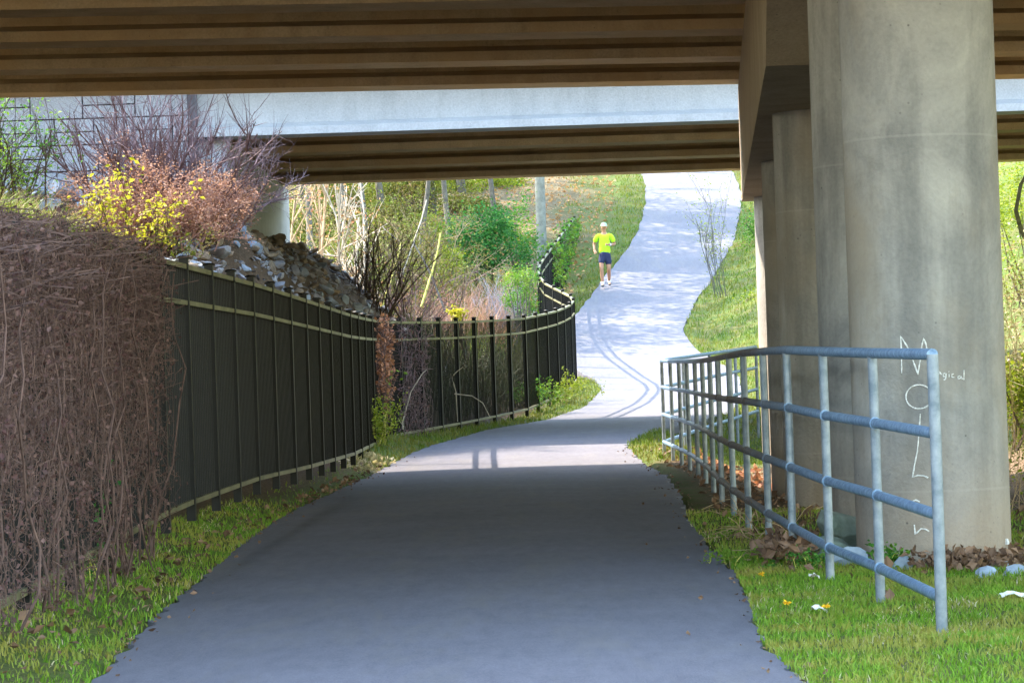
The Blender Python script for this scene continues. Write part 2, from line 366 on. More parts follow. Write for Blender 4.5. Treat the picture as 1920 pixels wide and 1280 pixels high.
M['rubber'] = plain('bearing_rubber', (.02, .02, .02))

# ------------------------------------------------------------------ ground + path
gx = np.concatenate([[-400, -200, -100, -60, -40, -30, -24, -20, -17], np.arange(-15, -5, .4), np.arange(-5, 7.01, .16), np.arange(7.4, 16, .5), [17, 20, 24, 30, 40, 60, 100, 200, 400]])
gy = np.concatenate([[-400, -200, -100, -60, -30, -15, -8], np.arange(-4, 112, .32), np.arange(113, 140, 2), [145, 155, 170, 200, 260, 330, 400]])
X, Y = np.meshgrid(gx, gy); Zg = ground(X, Y)
nx, ny = len(gx), len(gy)
mb = MB(); i = np.arange(ny - 1)[:, None] * nx; j = np.arange(nx - 1)[None, :]
mb.add(np.stack([X, Y, Zg], -1).reshape(-1, 3), np.stack([i + j, i + j + 1, i + nx + j + 1, i + nx + j], -1).reshape(-1, 4))
g = mb.build('ground', M['ground'], smooth=True); g['kind'] = 'structure'
Lx, Rx, Fx = xl(Y), xr(Y), xf(Y)
def vnoise(x, y): return .5 + .25 * np.sin(1.3 * x + .9 * y) + .25 * np.sin(2.9 * x - 1.7 * y + 1)
nz = vnoise(X, Y)
soil = np.zeros_like(X)
soil = np.maximum(soil, ss(0, .4, X - Rx) * ss(19, 24, Y + 2 * nz) * (1 - ss(36.5, 37.6, Y)))          # bare soil under the deck, right
soil = np.maximum(soil, ss(1.0, 1.7, X - Rx - .9 * nz) * ss(15, 19, Y) * (1 - ss(37, 40, Y)))
soil = np.maximum(soil, ss(.15, .5, Lx - X) * ss(22, 30, Y) * (1 - ss(37, 38.5, Y)))
soil = np.maximum(soil, .75 * ss(.3, .9, Lx - X + .8 * (nz - .5)) * (Y < 30))
soil = np.maximum(soil, ss(0, .4, Fx - X) * (Y < 72))
litt = ss(1.0, 3.0, Lx - X + 1.5 * (nz - .5)) * ss(78, 88, Y) * .75
litt = np.maximum(litt, ss(2.3, 3, X) * ss(32, 35, Y) * (1 - ss(38.5, 41, Y)))
ca = g.data.color_attributes.new('soil', 'FLOAT_COLOR', 'POINT')
ca.data.foreach_set('color', np.stack([soil, litt, 1 - ss(4, 8, Y), 1 + 0 * soil], -1).ravel())
py = np.concatenate([np.arange(-55, 8, .25), np.arange(8, 70, .06), np.arange(70, 125, .2)]); a, b = xl(py), xr(py); z = zp(py)
_kk = np.hanning(7); _kk /= _kk.sum()
a = a + np.convolve(RNG.normal(size=len(py)) * .035, _kk, 'same'); b = b + np.convolve(RNG.normal(size=len(py)) * .035, _kk, 'same')
cols = 7; mb = MB(); V = []
for k in range(cols):
    t = k / (cols - 1); V.append(np.stack([a + (b - a) * t, py, z + .012 * 4 * t * (1 - t)], 1))
V = [np.stack([a - .02, py, z - .16], 1)] + V + [np.stack([b + .02, py, z - .16], 1)]
V = np.stack(V, 1); n, k = V.shape[:2]
i = np.arange(n - 1)[:, None] * k; j = np.arange(k - 1)[None, :]
mb.add(V.reshape(-1, 3), np.stack([i + j, i + j + 1, i + k + j + 1, i + k + j], -1).reshape(-1, 4))
path = mb.build('path', M['asphalt'], smooth=False); path['kind'] = 'structure'

# ------------------------------------------------------------------ bridges
def girder_prof(h=1.1, wf=.66, web=.17, tf=.5):
    return [(-wf/2, 0), (wf/2, 0), (wf/2, .115), (web/2, .2), (web/2, h - .22), (tf/2, h - .1), (tf/2, h), (-tf/2, h), (-tf/2, h - .1), (-web/2, h - .22), (-web/2, .2), (-wf/2, .115)]
def beam(mb, x0, x1, y0, zfun, prof):
    n = len(prof); P = []
    for x in (x0, x1): P += [(x, y0 + p, zfun(x) + q) for p, q in prof]
    mb.add(P, [(k, (k + 1) % n, n + (k + 1) % n, n + k) for k in range(n)])
    for o, rev in ((0, 0), (n, 1)):
        for f in ((0,1,2,11),(11,2,3,10),(10,3,4,9),(9,4,5,8),(8,5,6,7)):
            mb.add([P[o + k] for k in f], [(0, 1, 2, 3) if rev else (3, 2, 1, 0)])
def bridge(label, x0, x1, ys, zfun, over, lab_first, deck_from=None, faces=True):
    b = thing('road_bridge', label, 'bridge', (0, ys[0], 0))
    for k, y in enumerate(ys):
        mb = MB(); beam(mb, x0, x1, y, zfun, girder_prof())
        first = (k == 0)
        g = mb.build('girder', M['fascia'] if (first and lab_first) else M['girder'], b)
        if first and lab_first: g['label'] = 'pale grey outer girder facing open daylight'
    ya, yb = ys[0] - over, ys[-1] + over
    mb = MB(); X0, X1 = (deck_from if deck_from is not None else x0), x1
    def slab(za, zb, y0, y1, m):
        m.add([(X0, y0, zfun(X0) + za), (X1, y0, zfun(X1) + za), (X1, y1, zfun(X1) + za), (X0, y1, zfun(X0) + za), (X0, y0, zfun(X0) + zb), (X1, y0, zfun(X1) + zb), (X1, y1, zfun(X1) + zb), (X0, y1, zfun(X0) + zb)],
              [(0,3,2,1),(4,5,6,7),(0,1,5,4),(1,2,6,5),(2,3,7,6),(3,0,4,7)])
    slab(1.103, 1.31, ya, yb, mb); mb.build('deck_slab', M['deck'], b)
    for y in (ya, yb - .28):
        mb = MB(); slab(1.313, 2.1, y + .01, y + .27, mb); mb.build('parapet', M['fascia'], b)
    return b
def zn(x): return EYE + 3.68 - .0146 * (x - 3.0)
def zfar(x): return EYE + 3.75 - .001 * x
NY = [38 - 2.8 * k for k in range(9, -1, -1)]
bridge('near concrete girder bridge crossing low overhead, shading the foreground path', -12.5, 18, NY, zn, .75, False)
FY = [45, 48.67, 52.3, 56]
bridge('second girder bridge beyond the near one, its pale outer girder facing the gap', -4.9, 20, FY, zfar, 1.0, True, -16)

def column(u_left, y, r, zt, pier, label=None):
    """round column whose left flank is sighted at u_left on the horizon line"""
    p = at(u_left, 700 - (u_left - 960) * ROLL, y); cx = p.x + r
    zb = gz(cx, y) - .5
    mb = MB(); mb.lathe([(r, zb), (r, zb + 1), (r, zt - 1), (r, zt)], (cx, y), 40)
    o = mb.build('column', M['column'], pier, smooth=True)
    for e in o.data.polygons:
        if abs(e.normal.z) > .9: e.use_smooth = False
    if label: o['label'] = label
    return o, cx
pier = thing('bridge_pier', 'row of round concrete columns under a deep cap beam, beside the metal railing', 'bridge pier', (2.6, 25, 0))
CAPB = EYE + 2.15
def capx(y): return 1.64 + .068 * (y - 17.4)
c1, c1x = column(1595, 17.4, .455, CAPB + .53, pier, 'nearest column, pale mottled concrete with chalk writing')
column(1537, 19.6, .455, CAPB + .53, pier); column(1464, 25.2, .455, CAPB + .01, pier); column(1440, 31.1, .455, CAPB + .01, pier); column(1424, 37.6, .455, CAPB + .01, pier)
mb = MB(); ya, yb = 9.0, 38.45; W = 1.45
P = []
for y, dz in ((ya, .52), (19.7, .52), (21.1, 0), (yb, 0)):        # the near end of the cap is haunched
    x = capx(y); zt_l, zt_r = zn(x) - .045, zn(x + W) - .045
    P += [(x, y, CAPB + dz), (x + W, y, CAPB + dz), (x + W, y, zt_r), (x, y, zt_l)]
for k in range(3):
    o_ = 4 * k; mb.add(P[o_:o_ + 8], [(0, 1, 5, 4), (1, 2, 6, 5), (2, 3, 7, 6), (3, 0, 4, 7)])
mb.add(P[:4], [(3, 2, 1, 0)]); mb.add(P[-4:], [(0, 1, 2, 3)])
mb.build('cap_beam', M['cap'], pier)
for y in NY:
    mb = MB(); x = capx(y) + .35
    mb.box((x + .35, y, zn(x + .35) - .023), (.5, .5, .044)); mb.build('bearing_pad', M['rubber'], pier)
# chalk writing on the nearest column
def on_col(u, v, r=.457):
    d = ray(u, v); o = Vector((0, 0, EYE)); ox, oy = o.x - c1x, o.y - 17.4
    A = d.x ** 2 + d.y ** 2; B = 2 * (ox * d.x + oy * d.y); Cc = ox * ox + oy * oy - r * r
    D = max(B * B - 4 * A * Cc, 0); t = (-B - math.sqrt(D)) / (2 * A); return o + d * t
def letter(*strokes, **kw):
    global mb
    mb = MB()
    for q in strokes: stroke(q, **kw)
    mb.build('chalk_letter', M['chalk'], c1)
def stroke(pts, s=2.668, ox=1640, oy=600, w=.0046):
    q = [(ox + a / s, oy + b / s) for a, b in pts]; out = []
    for (a, b), (c, d) in zip(q, q[1:]):
        for t in np.linspace(0, 1, 5)[:-1]: out.append(on_col(a + (c - a) * t, b + (d - b) * t))
    out.append(on_col(*q[-1])); mb.tube(out, w * RNG.uniform(.6, 1.25, len(out)), None, 5, True)
letter([(135,265),(134,170),(130,80),(160,128),(180,170),(200,225),(216,270),(228,200),(236,130),(245,90),(256,120),(264,160)])
th = np.linspace(.25 * math.pi, 1.85 * math.pi, 22)
letter([(222 + 66 * math.cos(k), 383 - 60 * math.sin(k)) for k in th])
letter([(228,468),(226,500),(220,580),(213,655),(200,720),(189,785),(215,776),(245,778),(268,788)], [(188,556),(225,553),(268,553)])
letter([(226,908),(205,899),(184,908),(179,922),(190,940),(212,950),(222,962)]); letter([(198,1022),(202,1070),(212,1062),(232,1042),(255,1045),(272,1056)])
for q in ([[(326,258),(314,256),(310,266),(320,272),(328,260),(333,274)]], [[(352,266),(342,268),(343,282),(354,282),(357,266),(355,296),(345,298)]], [[(372,268),(372,286)], [(371,256),(372,259)]], [[(396,268),(386,272),(386,286),(398,286)]], [[(428,278),(416,282),(418,294),(430,290),(432,280),(438,296)]], [[(447,250),(446,298)]]):
    letter(*q, w=.0034)
letter([(660,1092),(661,1120)], w=.012)

# pier, abutments and retaining wall of the two bridges
fp = thing('bridge_pier', 'shaded far pier of two round columns standing behind the chalk-marked column row', 'bridge pier', (6.4, 50, 0))
for y in (47.5, 54.5):
    mb = MB(); mb.lathe([(.45, -.4), (.45, 3.6)], (6.35, y), 32); mb.build('column', M['column'], fp, smooth=True)
mb = MB(); mb.box((6.35, 51, 4.23), (1.3, 12.5, 1.26)); mb.build('cap_beam', M['cap'], fp)
ab = thing('bridge_abutment', 'pale concrete abutment on the rocky bank under the second bridge', 'abutment', (-6, 51, 3))
mb = MB(); mb.box((-6.64, 51.2, 3.46), (4.72, 12.6, 2.9)); mb.build('stem_wall', M['fascia'], ab)
mb = MB(); mb.box((-7.0, 51.2, 5.95), (4.0, 12.55, 2.05)); mb.build('back_wall', M['cap'], ab)
for y in FY:
    mb = MB(); mb.box((-4.6, y, zfar(-4.6) - .012), (.4, .5, .02)); mb.build('bearing_pad', M['rubber'], ab)
na = thing('bridge_abutment', 'shaded concrete abutment carrying the left end of the near bridge', 'abutment', (-12, 25, 0))
mb = MB(); mb.box((-13, 25.4, 2.4), (2.2, 28, 5.1)); mb.build('stem_wall', M['cap'], na)
rw = thing('retaining_wall', 'blue-grey retaining wall of rough stone-patterned blocks above the left bank', 'retaining wall', (-9, 44.7, 3))
mb = MB(); mb.box((-10.6, 45.05, 5.0), (11.8, .5, 4.6)); mb.build('wall_core', M['joint'], rw)
mb = MB(); zc = 2.9
rr = random.Random(3)
while zc < 7.2:
    hrow = rr.choice((.2, .26, .4)); xc = -16.4 + rr.uniform(0, .5)
    while xc < -4.75:
        w = min(rr.choice((.28, .42, .6, .8)), -4.72 - xc)
        if w > .12:
            if hrow == .4 and rr.random() < .5:
                mb.box((xc + w/2, 44.78, zc + .1), (w - .022, .1 + rr.uniform(0, .03), .178)); mb.box((xc + w/2, 44.78, zc + .3), (w - .022, .1 + rr.uniform(0, .03), .178))
            else: mb.box((xc + w/2, 44.78, zc + hrow/2), (w - .022, .1 + rr.uniform(0, .04), hrow - .022))
        xc += w
    zc += hrow
mb.build('stone_facing', M['block'], rw)

# ------------------------------------------------------------------ metal fence
fence = thing('metal_fence', 'long black metal picket fence with pale rails winding along the left of the path', 'fence', (-2.2, 26, 0))
seg = np.linalg.norm(np.diff(FP[:, :2], axis=0), axis=1); S = np.concatenate([[0], np.cumsum(seg)])
def fpos(s):
    return np.array([np.interp(s, S, FP[:, k]) for k in range(3)])
def smoothF():
    s = np.linspace(0, S[-1], 800); p = np.stack([np.interp(s, S, FP[:, k]) for k in range(3)], 1)
    k = np.hanning(17); k /= k.sum()
    for c in range(3): p[:, c] = np.convolve(np.pad(p[:, c], 8, 'edge'), k, 'valid')
    return s, p
FS, FPS = smoothF()
def fpos(s): return np.array([np.interp(s, FS, FPS[:, k]) for k in range(3)])
s = 0.0; posts = []
while s < S[-1]: posts.append(s); s += 1.5
for k, s in enumerate(posts):
    p = fpos(s); t = fpos(s + .05) - fpos(s - .05); rz = math.atan2(t[1], t[0])
    mb = MB(); mb.box((p[0], p[1], p[2] - .9), (.065, .065, 1.92), rz); mb.lathe([(.05, p[2] + .06), (.05, p[2] + .07), (.03, p[2] + .082)], p, 4)
    mb.build('post', M['fence'], fence)
    if k + 1 == len(posts): break
    q = fpos(posts[k + 1]); mbp = MB()
    mbs = MB(); n = 14
    for j in range(1, n):
        w = p + (q - p) * j / n
        mbs.box((w[0], w[1], w[2] - .86), (.013, .013, 1.75), rz)
    mbs.build('picket_panel', M['fence'], fence)
    for dz, h in ((0, .036), (-.265, .034), (-1.72, .036)):
        mbr = MB(); mbr.bar(p + (0, 0, dz), q + (0, 0, dz), .05, h)
        mbr.build('rail', M['fence_rail'], fence)

# ------------------------------------------------------------------ galvanised railing
rail = thing('pipe_railing', 'galvanised pipe railing with four rails between the path and the concrete columns', 'railing', (1.8, 20, 0))
RT = [(1748,664,12.8),(1635,662,14.5),(1542,659,15.9),(1474,656,17.6),(1430,659,19.3),(1393,662,21.2),(1366,667,23.2),(1345,671,25.4),(1330,674,27.6),(1316,676,29.8),(1302,677,31.8),(1287,677,33.6),(1272,677,35.2),(1256,677,36.8),(1240,676,38.3)]
TP = [np.array(at(*q)) for q in RT]
RB = [(1280,670,40.4),(1330,663,43.4),(1378,656,46.2),(1417,650,48.6)]
TB = [TP[-1]] + [np.array(at(*q)) for q in RB]
# gently dented top rail
for k, p in enumerate(TP):
    zg = gz(p[0], p[1]) - .3
    mb = MB(); mb.tube([(p[0], p[1], zg), (p[0] + .002, p[1], p[2] - .4), (p[0], p[1], p[2])], 0.0245 if k else .0262, None, 12, True)
    mb.build('post', M['galv_post'] if k < 9 else M['fence_rail' if False else 'galv_post'], rail, True)
for p in TB[1:]:
    zg = gz(p[0], p[1]) - .3; mb = MB(); mb.tube([(p[0], p[1], zg), (p[0], p[1], p[2])], .025, None, 10, True); mb.build('post', M['galv_post'], rail, True)
for line in (TP, TB):
    for dz in (0, -.345, -.70, -1.06):
        mb = MB(); P = []
        for a, b in zip(line, line[1:]):
            for t in (0, .5): P.append(a + (b - a) * t + np.array((0, 0, dz)))
        P.append(line[-1] + np.array((0, 0, dz)))
        P = np.array(P)
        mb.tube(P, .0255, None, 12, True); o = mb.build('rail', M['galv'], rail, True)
for p in TP[1:8]:                                   # pipe collars where the rails cross the posts
    for dz in (-.345, -.70, -1.06):
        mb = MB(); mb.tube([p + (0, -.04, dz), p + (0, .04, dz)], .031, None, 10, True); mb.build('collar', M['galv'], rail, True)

# ------------------------------------------------------------------ vegetation builders
def branch_set(base, n, h, spread, levels=3, seed=0, r=.012, wob=.12, sub=4, lean=(0, 0), up=.25, ratio=.5, gather=.08):
    """stems from a root: returns polylines with radii, and tip points"""
    rg = np.random.default_rng(seed); lines = []; tips = []
    def grow(p, d, L, rad, lev):
        k = 7 if lev == levels else 5
        pts = [p.copy()]; dd = d.copy()
        for _ in range(k - 1):
            dd = dd + rg.normal(size=3) * wob + np.array((0, 0, up * .12)); dd /= np.linalg.norm(dd); p = p + dd * L / (k - 1); pts.append(p.copy())
        lines.append((np.array(pts), rad, rad * (.45 if lev > 1 else .25)))
        if lev > 1:
            for _ in range(sub):
                i = rg.integers(1, k - 1) if lev == levels else rg.integers(0, k - 1); f = rg.random()
                q = pts[i] + (pts[i + 1] - pts[i]) * f if i + 1 < k else pts[i]
                w = dd + rg.normal(size=3) * .65 + np.array((0, 0, up)); w /= np.linalg.norm(w)
                grow(q.copy(), w, L * ratio * rg.uniform(.6, 1.2), rad * .5, lev - 1)
        else: tips.append(pts[-1]); tips.append(pts[-2]); tips.append(pts[len(pts) // 2])
    for _ in range(n):
        a = rg.uniform(0, 2 * math.pi); s = spread * math.sqrt(rg.random())
        d = np.array((math.cos(a) * s + lean[0], math.sin(a) * s + lean[1], 1.0)); d /= np.linalg.norm(d)
        grow(np.array(base, float) + rg.normal(size=3) * (gather, gather, 0), d, h * rg.uniform(.7, 1.1), r * rg.uniform(.7, 1.2), levels)
    return lines, np.array(tips)
def shrub(name, label, cat, base, n, h, spread, wood, leaf=None, lsize=.05, lper=4, ljit=.08, group=None, k=3, **kw):
    t = thing(name, label, cat, tuple(base), group)
    lines, tips = branch_set(base, n, h, spread, **kw)
    mb = MB()
    for p, r0, r1 in lines: mb.tube(p, r0, r1, k)
    mb.build('stem', wood, t)
    if leaf is not None:
        mb = MB(); P = np.repeat(tips, lper, 0) + RNG.normal(size=(len(tips) * lper, 3)) * ljit
        mb.leaves(P, lsize); mb.build('foliage', leaf, t)
    return t
def gp(u, y, dz=0):
    """a point of the ground at distance y seen in column u of the photo"""
    p = at(u, 600, y); x = p.x
    for _ in range(3):
        z = gz(x, y); hv = 700 - (u - 960) * ROLL - (z - EYE) * F / y; x = at(u, hv, y).x
    return np.array((x, y, gz(x, y) + dz))

# --- left bank shrubs
sh = shrub
sh('bare_shrub', 'tall bare purple-brown shrub in front of the blue-grey retaining wall', 'shrub', gp(300, 42.6, -.05), 44, 1.9, 1.05, M['wood_purple'], levels=3, seed=1, r=.024, sub=7, up=.35, ratio=.5, wob=.1, k=3, gather=.35)
sh('bare_shrub', 'leaning bare twiggy shrub reaching right under the second bridge from the purple shrub', 'shrub', gp(372, 43.0, -.05), 16, 1.35, .5, M['wood_purple'], levels=3, seed=2, r=.018, sub=7, lean=(.95, 0), up=.1, ratio=.5, k=3, gather=.3)
t = sh('dead_shrub', 'feathery salmon-pink dead shrub below the bare purple shrub', 'shrub', gp(300, 42.0, -.05), 60, 1.05, 1.25, M['grass_pink'], M['grass_pink'], .035, 5, .045, levels=3, seed=3, r=.012, sub=5, lean=(.25, 0), up=.15, ratio=.5, gather=.45)
t = sh('dead_shrub', 'feathery pinkish dead shrub leaning towards the pale abutment', 'shrub', gp(362, 42.6, -.05), 30, .8, .9, M['grass_pink'], M['grass_pink'], .035, 5, .045, levels=3, seed=31, r=.012, sub=5, lean=(.2, 0), up=.15, ratio=.5, gather=.3)
t = sh('leafy_shrub', 'bright yellow-green leafy shrub above the vine-covered fence', 'shrub', gp(228, 39.9, -.05), 13, 1.05, .8, M['wood_dark'], M['leaf_yellow'], .07, 3, .06, levels=2, seed=4, r=.008, sub=6, ratio=.5, gather=.25)
sh('bare_shrub', 'dark bare shrub with few green leaves at the left end of the retaining wall', 'shrub', gp(5, 41.5, -.05), 26, 1.6, .6, M['wood_dark'], M['leaf_green'], .06, 1, .06, levels=3, seed=5, r=.018, sub=5, gather=.2)
sh('leafy_shrub', 'small green sprig among the blue-grey rocks by the retaining wall', 'shrub', gp(62, 40.8, -.02), 6, .55, .4, M['wood_tan'], M['leaf_green'], .05, 4, .05, levels=2, seed=6, r=.006, sub=4)
sh('leafy_shrub', 'low green leafy plant on the rocks just left of the dirt crest', 'shrub', gp(350, 40.2, -.02), 9, .5, .9, M['wood_dark'], M['leaf_olive'], .05, 3, .06, levels=2, seed=61, r=.006, sub=4)
sh('leafy_shrub', 'fresh green climbing shrub rising over the fence beside the grey rock slope', 'shrub', gp(612, 42.5, -.05), 14, .95, .6, M['wood_dark'], M['leaf_green'], .075, 5, .08, levels=2, seed=7, r=.008, sub=5, lean=(.1, 0), gather=.3)
# --- brush behind the far part of the fence
sh('bare_shrub', 'dark purple-brown bare shrub fanning up behind the fence corner', 'shrub', gp(700, 56, -.2), 46, 1.75, .75, M['wood_dark'], levels=3, seed=8, r=.014, sub=4, up=.2, ratio=.45, gather=.25)
sh('bare_shrub', 'brown bare shrub with curved stems right of the dark fanning shrub', 'shrub', gp(742, 60, -.2), 30, 2.1, .7, M['wood_purple'], levels=3, seed=9, r=.014, sub=5, lean=(.35, 0), ratio=.45, gather=.3)
for q, (u, y, h, s, tan) in enumerate([(552,63,4.2,1,1),(580,63.5,5.0,2,1),(628,65,4.6,3,0),(652,66,4.4,4,0),(690,69,5.2,5,0),(606,70,5.5,6,1)]):
    lab = ['slim tan sapling closest to the pale abutment', 'thick tan sapling with pale side branches near the abutment', 'cream multi-branched sapling in the middle of the bare thicket', 'thin cream sapling leaning right in the bare thicket', 'pale sapling at the right edge of the bare thicket', 'tall tan sapling at the back of the bare thicket'][q]
    sh('bare_sapling', lab, 'tree', gp(u, y, -.2), 1 if q != 2 else 3, h, .12 if q != 2 else .3, M['wood_tan'] if tan else M['wood_cream'], M['leaf_salmon'] if q in (0, 1, 4) else M['leaf_orange'], .07, 1, .1, 'bare saplings behind the abutment', 4, levels=3, seed=20 + s, r=.042, sub=7, up=.22, ratio=.34, wob=.07, lean=(.18 if q == 3 else .05, 0))
sh('dead_shrub', 'fluffy orange-tan dead shrub at the foot of the pale saplings', 'shrub', gp(652, 61.5, -.1), 22, 1.7, .35, M['wood_tan'], M['leaf_orange'], .06, 7, .08, levels=2, seed=40, r=.01, sub=6, gather=.15)
sh('dead_shrub', 'tangled brown brush behind the saplings', 'shrub', gp(610, 73, -.2), 40, 2.6, .8, M['wood_dark'], M['leaf_olive'], .08, 4, .14, levels=3, seed=41, r=.014, sub=5, gather=.9)
sh('dead_shrub', 'tangled tan brush right of the saplings', 'shrub', gp(735, 76, -.2), 40, 2.4, .8, M['wood_tan'], M['leaf_olive'], .07, 3, .14, levels=3, seed=42, r=.012, sub=5, gather=.9)
# canes
for u, v0, u1, v1, y, mat, lab in [(790,530,826,437,66,'wood_lime','straight yellow-green cane leaning right before the green bush'), (705,560,752,455,62,'wood_lime','dull yellow-green leaning stem above the dark fanning shrub'), (745,490,800,375,68,'wood_cream','pale leaning stem behind the yellow-green canes'), (835,540,775,455,67,'wood_grey','grey fallen stem crossing behind the yellow-green cane')]:
    a = np.array(at(u, v0 + 45, y)); b = np.array(at(u1, v1, y + .4)); g0 = a.copy()
    mb = MB(); m = (a + b) / 2 + (.05, 0, .03); mb.tube([a, (a + m) / 2, m, (m + b) / 2 + (.02, 0, 0), b], .03, .016, 6)
    tag(mb.build('leaning_cane', M[mat], None, True), lab, 'cane')
# leafy bushes
def bush(name, label, c, rad, n, leaf, lsize, wood, seed, clumps=26, stems=10, group=None):
    rg = np.random.default_rng(seed); c = np.array(c, float); rad = np.array(rad, float)
    t = thing(name, label, 'bush' if 'bush' in name else 'tree', (c[0], c[1], gz(c[0], c[1])), group)
    cc = rg.normal(size=(clumps, 3)); cc /= np.linalg.norm(cc, axis=1)[:, None]; cc = c + cc * rad * (rg.uniform(.25, 1, (clumps, 1)) ** .6)
    per = n // clumps; P = []
    for q in cc: P.append(q + rg.normal(size=(per, 3)) * rad * rg.uniform(.12, .27))
    P = np.concatenate(P); mb = MB(); mb.leaves(P, lsize); mb.build('foliage', leaf, t)
    mb = MB(); b0 = np.array((c[0], c[1], gz(c[0], c[1]) - .2))
    for q in cc[:stems]:
        s0 = b0 + rg.normal(size=3) * (.15, .15, 0); m = (s0 + q) / 2 + rg.normal(size=3) * .08 * rad; mb.tube([s0, (s0 + m) / 2 + rg.normal(size=3) * .03, m, (m + q) / 2, q], .03, .008, 4)
    mb.build('stem', wood, t); return t
def cpt(u, v, y): return np.array(at(u, v, y))
bush('green_bush', 'large bright green leafy bush left of the utility pole', cpt(905, 455, 79), (1.15, 1.0, 1.0), 9000, M['leaf_deep'], .085, M['wood_dark'], 50, 34)
bush('green_bush', 'yellow-green bush between the big green bush and the utility pole', cpt(975, 440, 82), (.55, .6, .95), 2600, M['leaf_green'], .075, M['wood_dark'], 51, 18)
bush('green_bush', 'loose lime-coloured bush at the lower left of the big green bush', cpt(840, 505, 76), (.5, .5, .55), 1500, M['leaf_lime'], .065, M['wood_dark'], 52, 14)
bush('green_bush', 'low green weeds behind the fence at the foot of the utility pole', cpt(975, 545, 72), (.55, .7, .6), 2200, M['leaf_green'], .055, M['wood_grey'], 53, 18)
bush('green_bush', 'small yellow-leaved plant just above the far fence rail', cpt(862, 592, 58), (.2, .2, .16), 220, M['leaf_yellow'], .07, M['wood_dark'], 54, 7, 5)
sh('bare_shrub', 'lavender-grey bare twiggy shrub at the right foot of the green bush', 'shrub', gp(945, 74, -.1) , 44, 1.5, .7, M['wood_lav'], levels=3, seed=55, r=.009, sub=5, ratio=.4, gather=.25)
for q, (u, v, y, rx, rz, mt) in enumerate([(765,370,92,1.3,.9,'leaf_olive'),(845,352,97,1.2,.8,'leaf_lime'),(730,440,86,1.0,.9,'leaf_olive'),(800,455,88,1.1,.8,'leaf_lime'),(930,360,98,1.1,.6,'leaf_lime'),(690,375,94,1.2,1.0,'leaf_olive'),(620,380,90,1.2,1.2,'leaf_olive'),(575,440,84,1.0,1.1,'leaf_olive'),(660,500,80,1.1,.8,'leaf_olive'),(780,520,82,1.0,.7,'leaf_olive'),(560,350,98,1.2,1.0,'leaf_lime'),(880,400,93,.9,.7,'leaf_olive')]):
    lab = ['olive thicket at the upper middle behind the bare saplings', 'lime thicket right under the far girder, left of the pole', 'olive thicket just right of the pale saplings', 'lime thicket behind the yellow-green cane', 'thin lime thicket on the slope above the big green bush', 'sparse olive thicket behind the right-hand saplings', 'olive thicket behind the left-hand saplings', 'olive thicket low behind the sapling nearest the abutment', 'dark thicket just above the fanning bare shrub', 'thicket below the fallen grey stem', 'lime thicket high up beside the abutment edge', 'olive thicket at the upper left of the big green bush'][q]
    bush('hillside_bush', lab, cpt(u, v, y), (rx, 1.2, rz), 7500, M[mt], .085, M['wood_grey'], 60 + q, 60, 24, 'thicket bushes on the hillside')
# trees on the slope: trunks show, crowns stand above the far girder and shade the path
def tree(name, label, x, y, h, r, seed, leaf=None, lper=3, lean=(0, 0), levels=3, sub=9, group=None, lsize=.11, wood='wood_grey', crown_from=.35):
    t = thing(name, label, 'tree', (x, y, gz(x, y)), group); rg = np.random.default_rng(seed)
    b = np.array((x, y, gz(x, y) - .4)); pts = [b]; d = np.array((lean[0], lean[1], 1.)); d /= np.linalg.norm(d); n = 9
    for k in range(n): d = d + rg.normal(size=3) * .05; d /= np.linalg.norm(d); pts.append(pts[-1] + d * (h + .4) / n)
    pts = np.array(pts); mb = MB(); mb.tube(pts, r, r * .25, 8); mb.build('trunk', M[wood], t, True)
    mb = MB(); tips = []
    for k in range(int(sub * 2)):
        f = rg.uniform(crown_from, .97); i = f * n; q = pts[int(i)] + (pts[min(int(i) + 1, n)] - pts[int(i)]) * (i - int(i))
        a = rg.uniform(0, 2 * math.pi); L = h * .34 * (1.15 - f) * rg.uniform(.8, 1.3) + .5
        dd = (math.cos(a), math.sin(a)); ls, tp = branch_set(q, 1, L, .01, levels - 1, int(rg.integers(1e6)), r * .3 * (1.2 - f), .12, 4, (dd[0] * 1.1, dd[1] * 1.1), .3, .5, 0)
        for p, r0, r1 in ls: mb.tube(p, r0, r1, 3)
        tips.append(tp)
    mb.build('limb', M[wood], t)
    if leaf:
        T = np.concatenate(tips); P = np.repeat(T, lper, 0) + RNG.normal(size=(len(T) * lper, 3)) * .22
        mb = MB(); mb.leaves(P, lsize); mb.build('crown', M[leaf], t)
    return t
TR = [(815,92,11,.17,1),(868,96,12,.15,1),(760,99,12,.13,0),(715,90,11,.12,1),(600,95,12,.2,1),(655,101,13,.17,0),(560,88,11,.14,1),(905,104,12,.13,0),(945,108,13,.18,1),(500,82,11,.2,1),(440,90,13,.2,1),(850,110,13,.2,1),(700,112,14,.2,1),(480,98,13,.2,1),(700,80,10,.09,1),(775,77,10,.08,1),(845,82,11,.09,1),(640,84,11,.1,1),(925,89,11,.09,1),(590,76,10,.1,1)]
TLAB = ['grey leaning trunk left of the lime thicket', 'slim grey trunk beside the big green bush', 'thin bare trunk in the middle of the hillside brush', 'thin trunk right of the pale saplings', 'stout grey trunk behind the pale saplings', 'bare grey trunk behind the right-hand saplings', 'grey trunk rising behind the abutment edge', 'slender bare trunk on the slope above the green bush', 'trunk nearest the utility pole on the upper slope', 'tall tree hidden behind the abutment', 'tall tree far left behind the abutment', 'back trunk on the crest above the green bush', 'back trunk on the crest in the middle of the hillside', 'back tree on the crest behind the abutment', 'slim tree standing in the brush right of the saplings', 'slim leaning tree by the yellow-green cane', 'slim tree at the left flank of the big green bush', 'slim tree behind the middle saplings', 'slim tree on the slope above the right of the green bush', 'slim tree behind the sapling nearest the abutment']
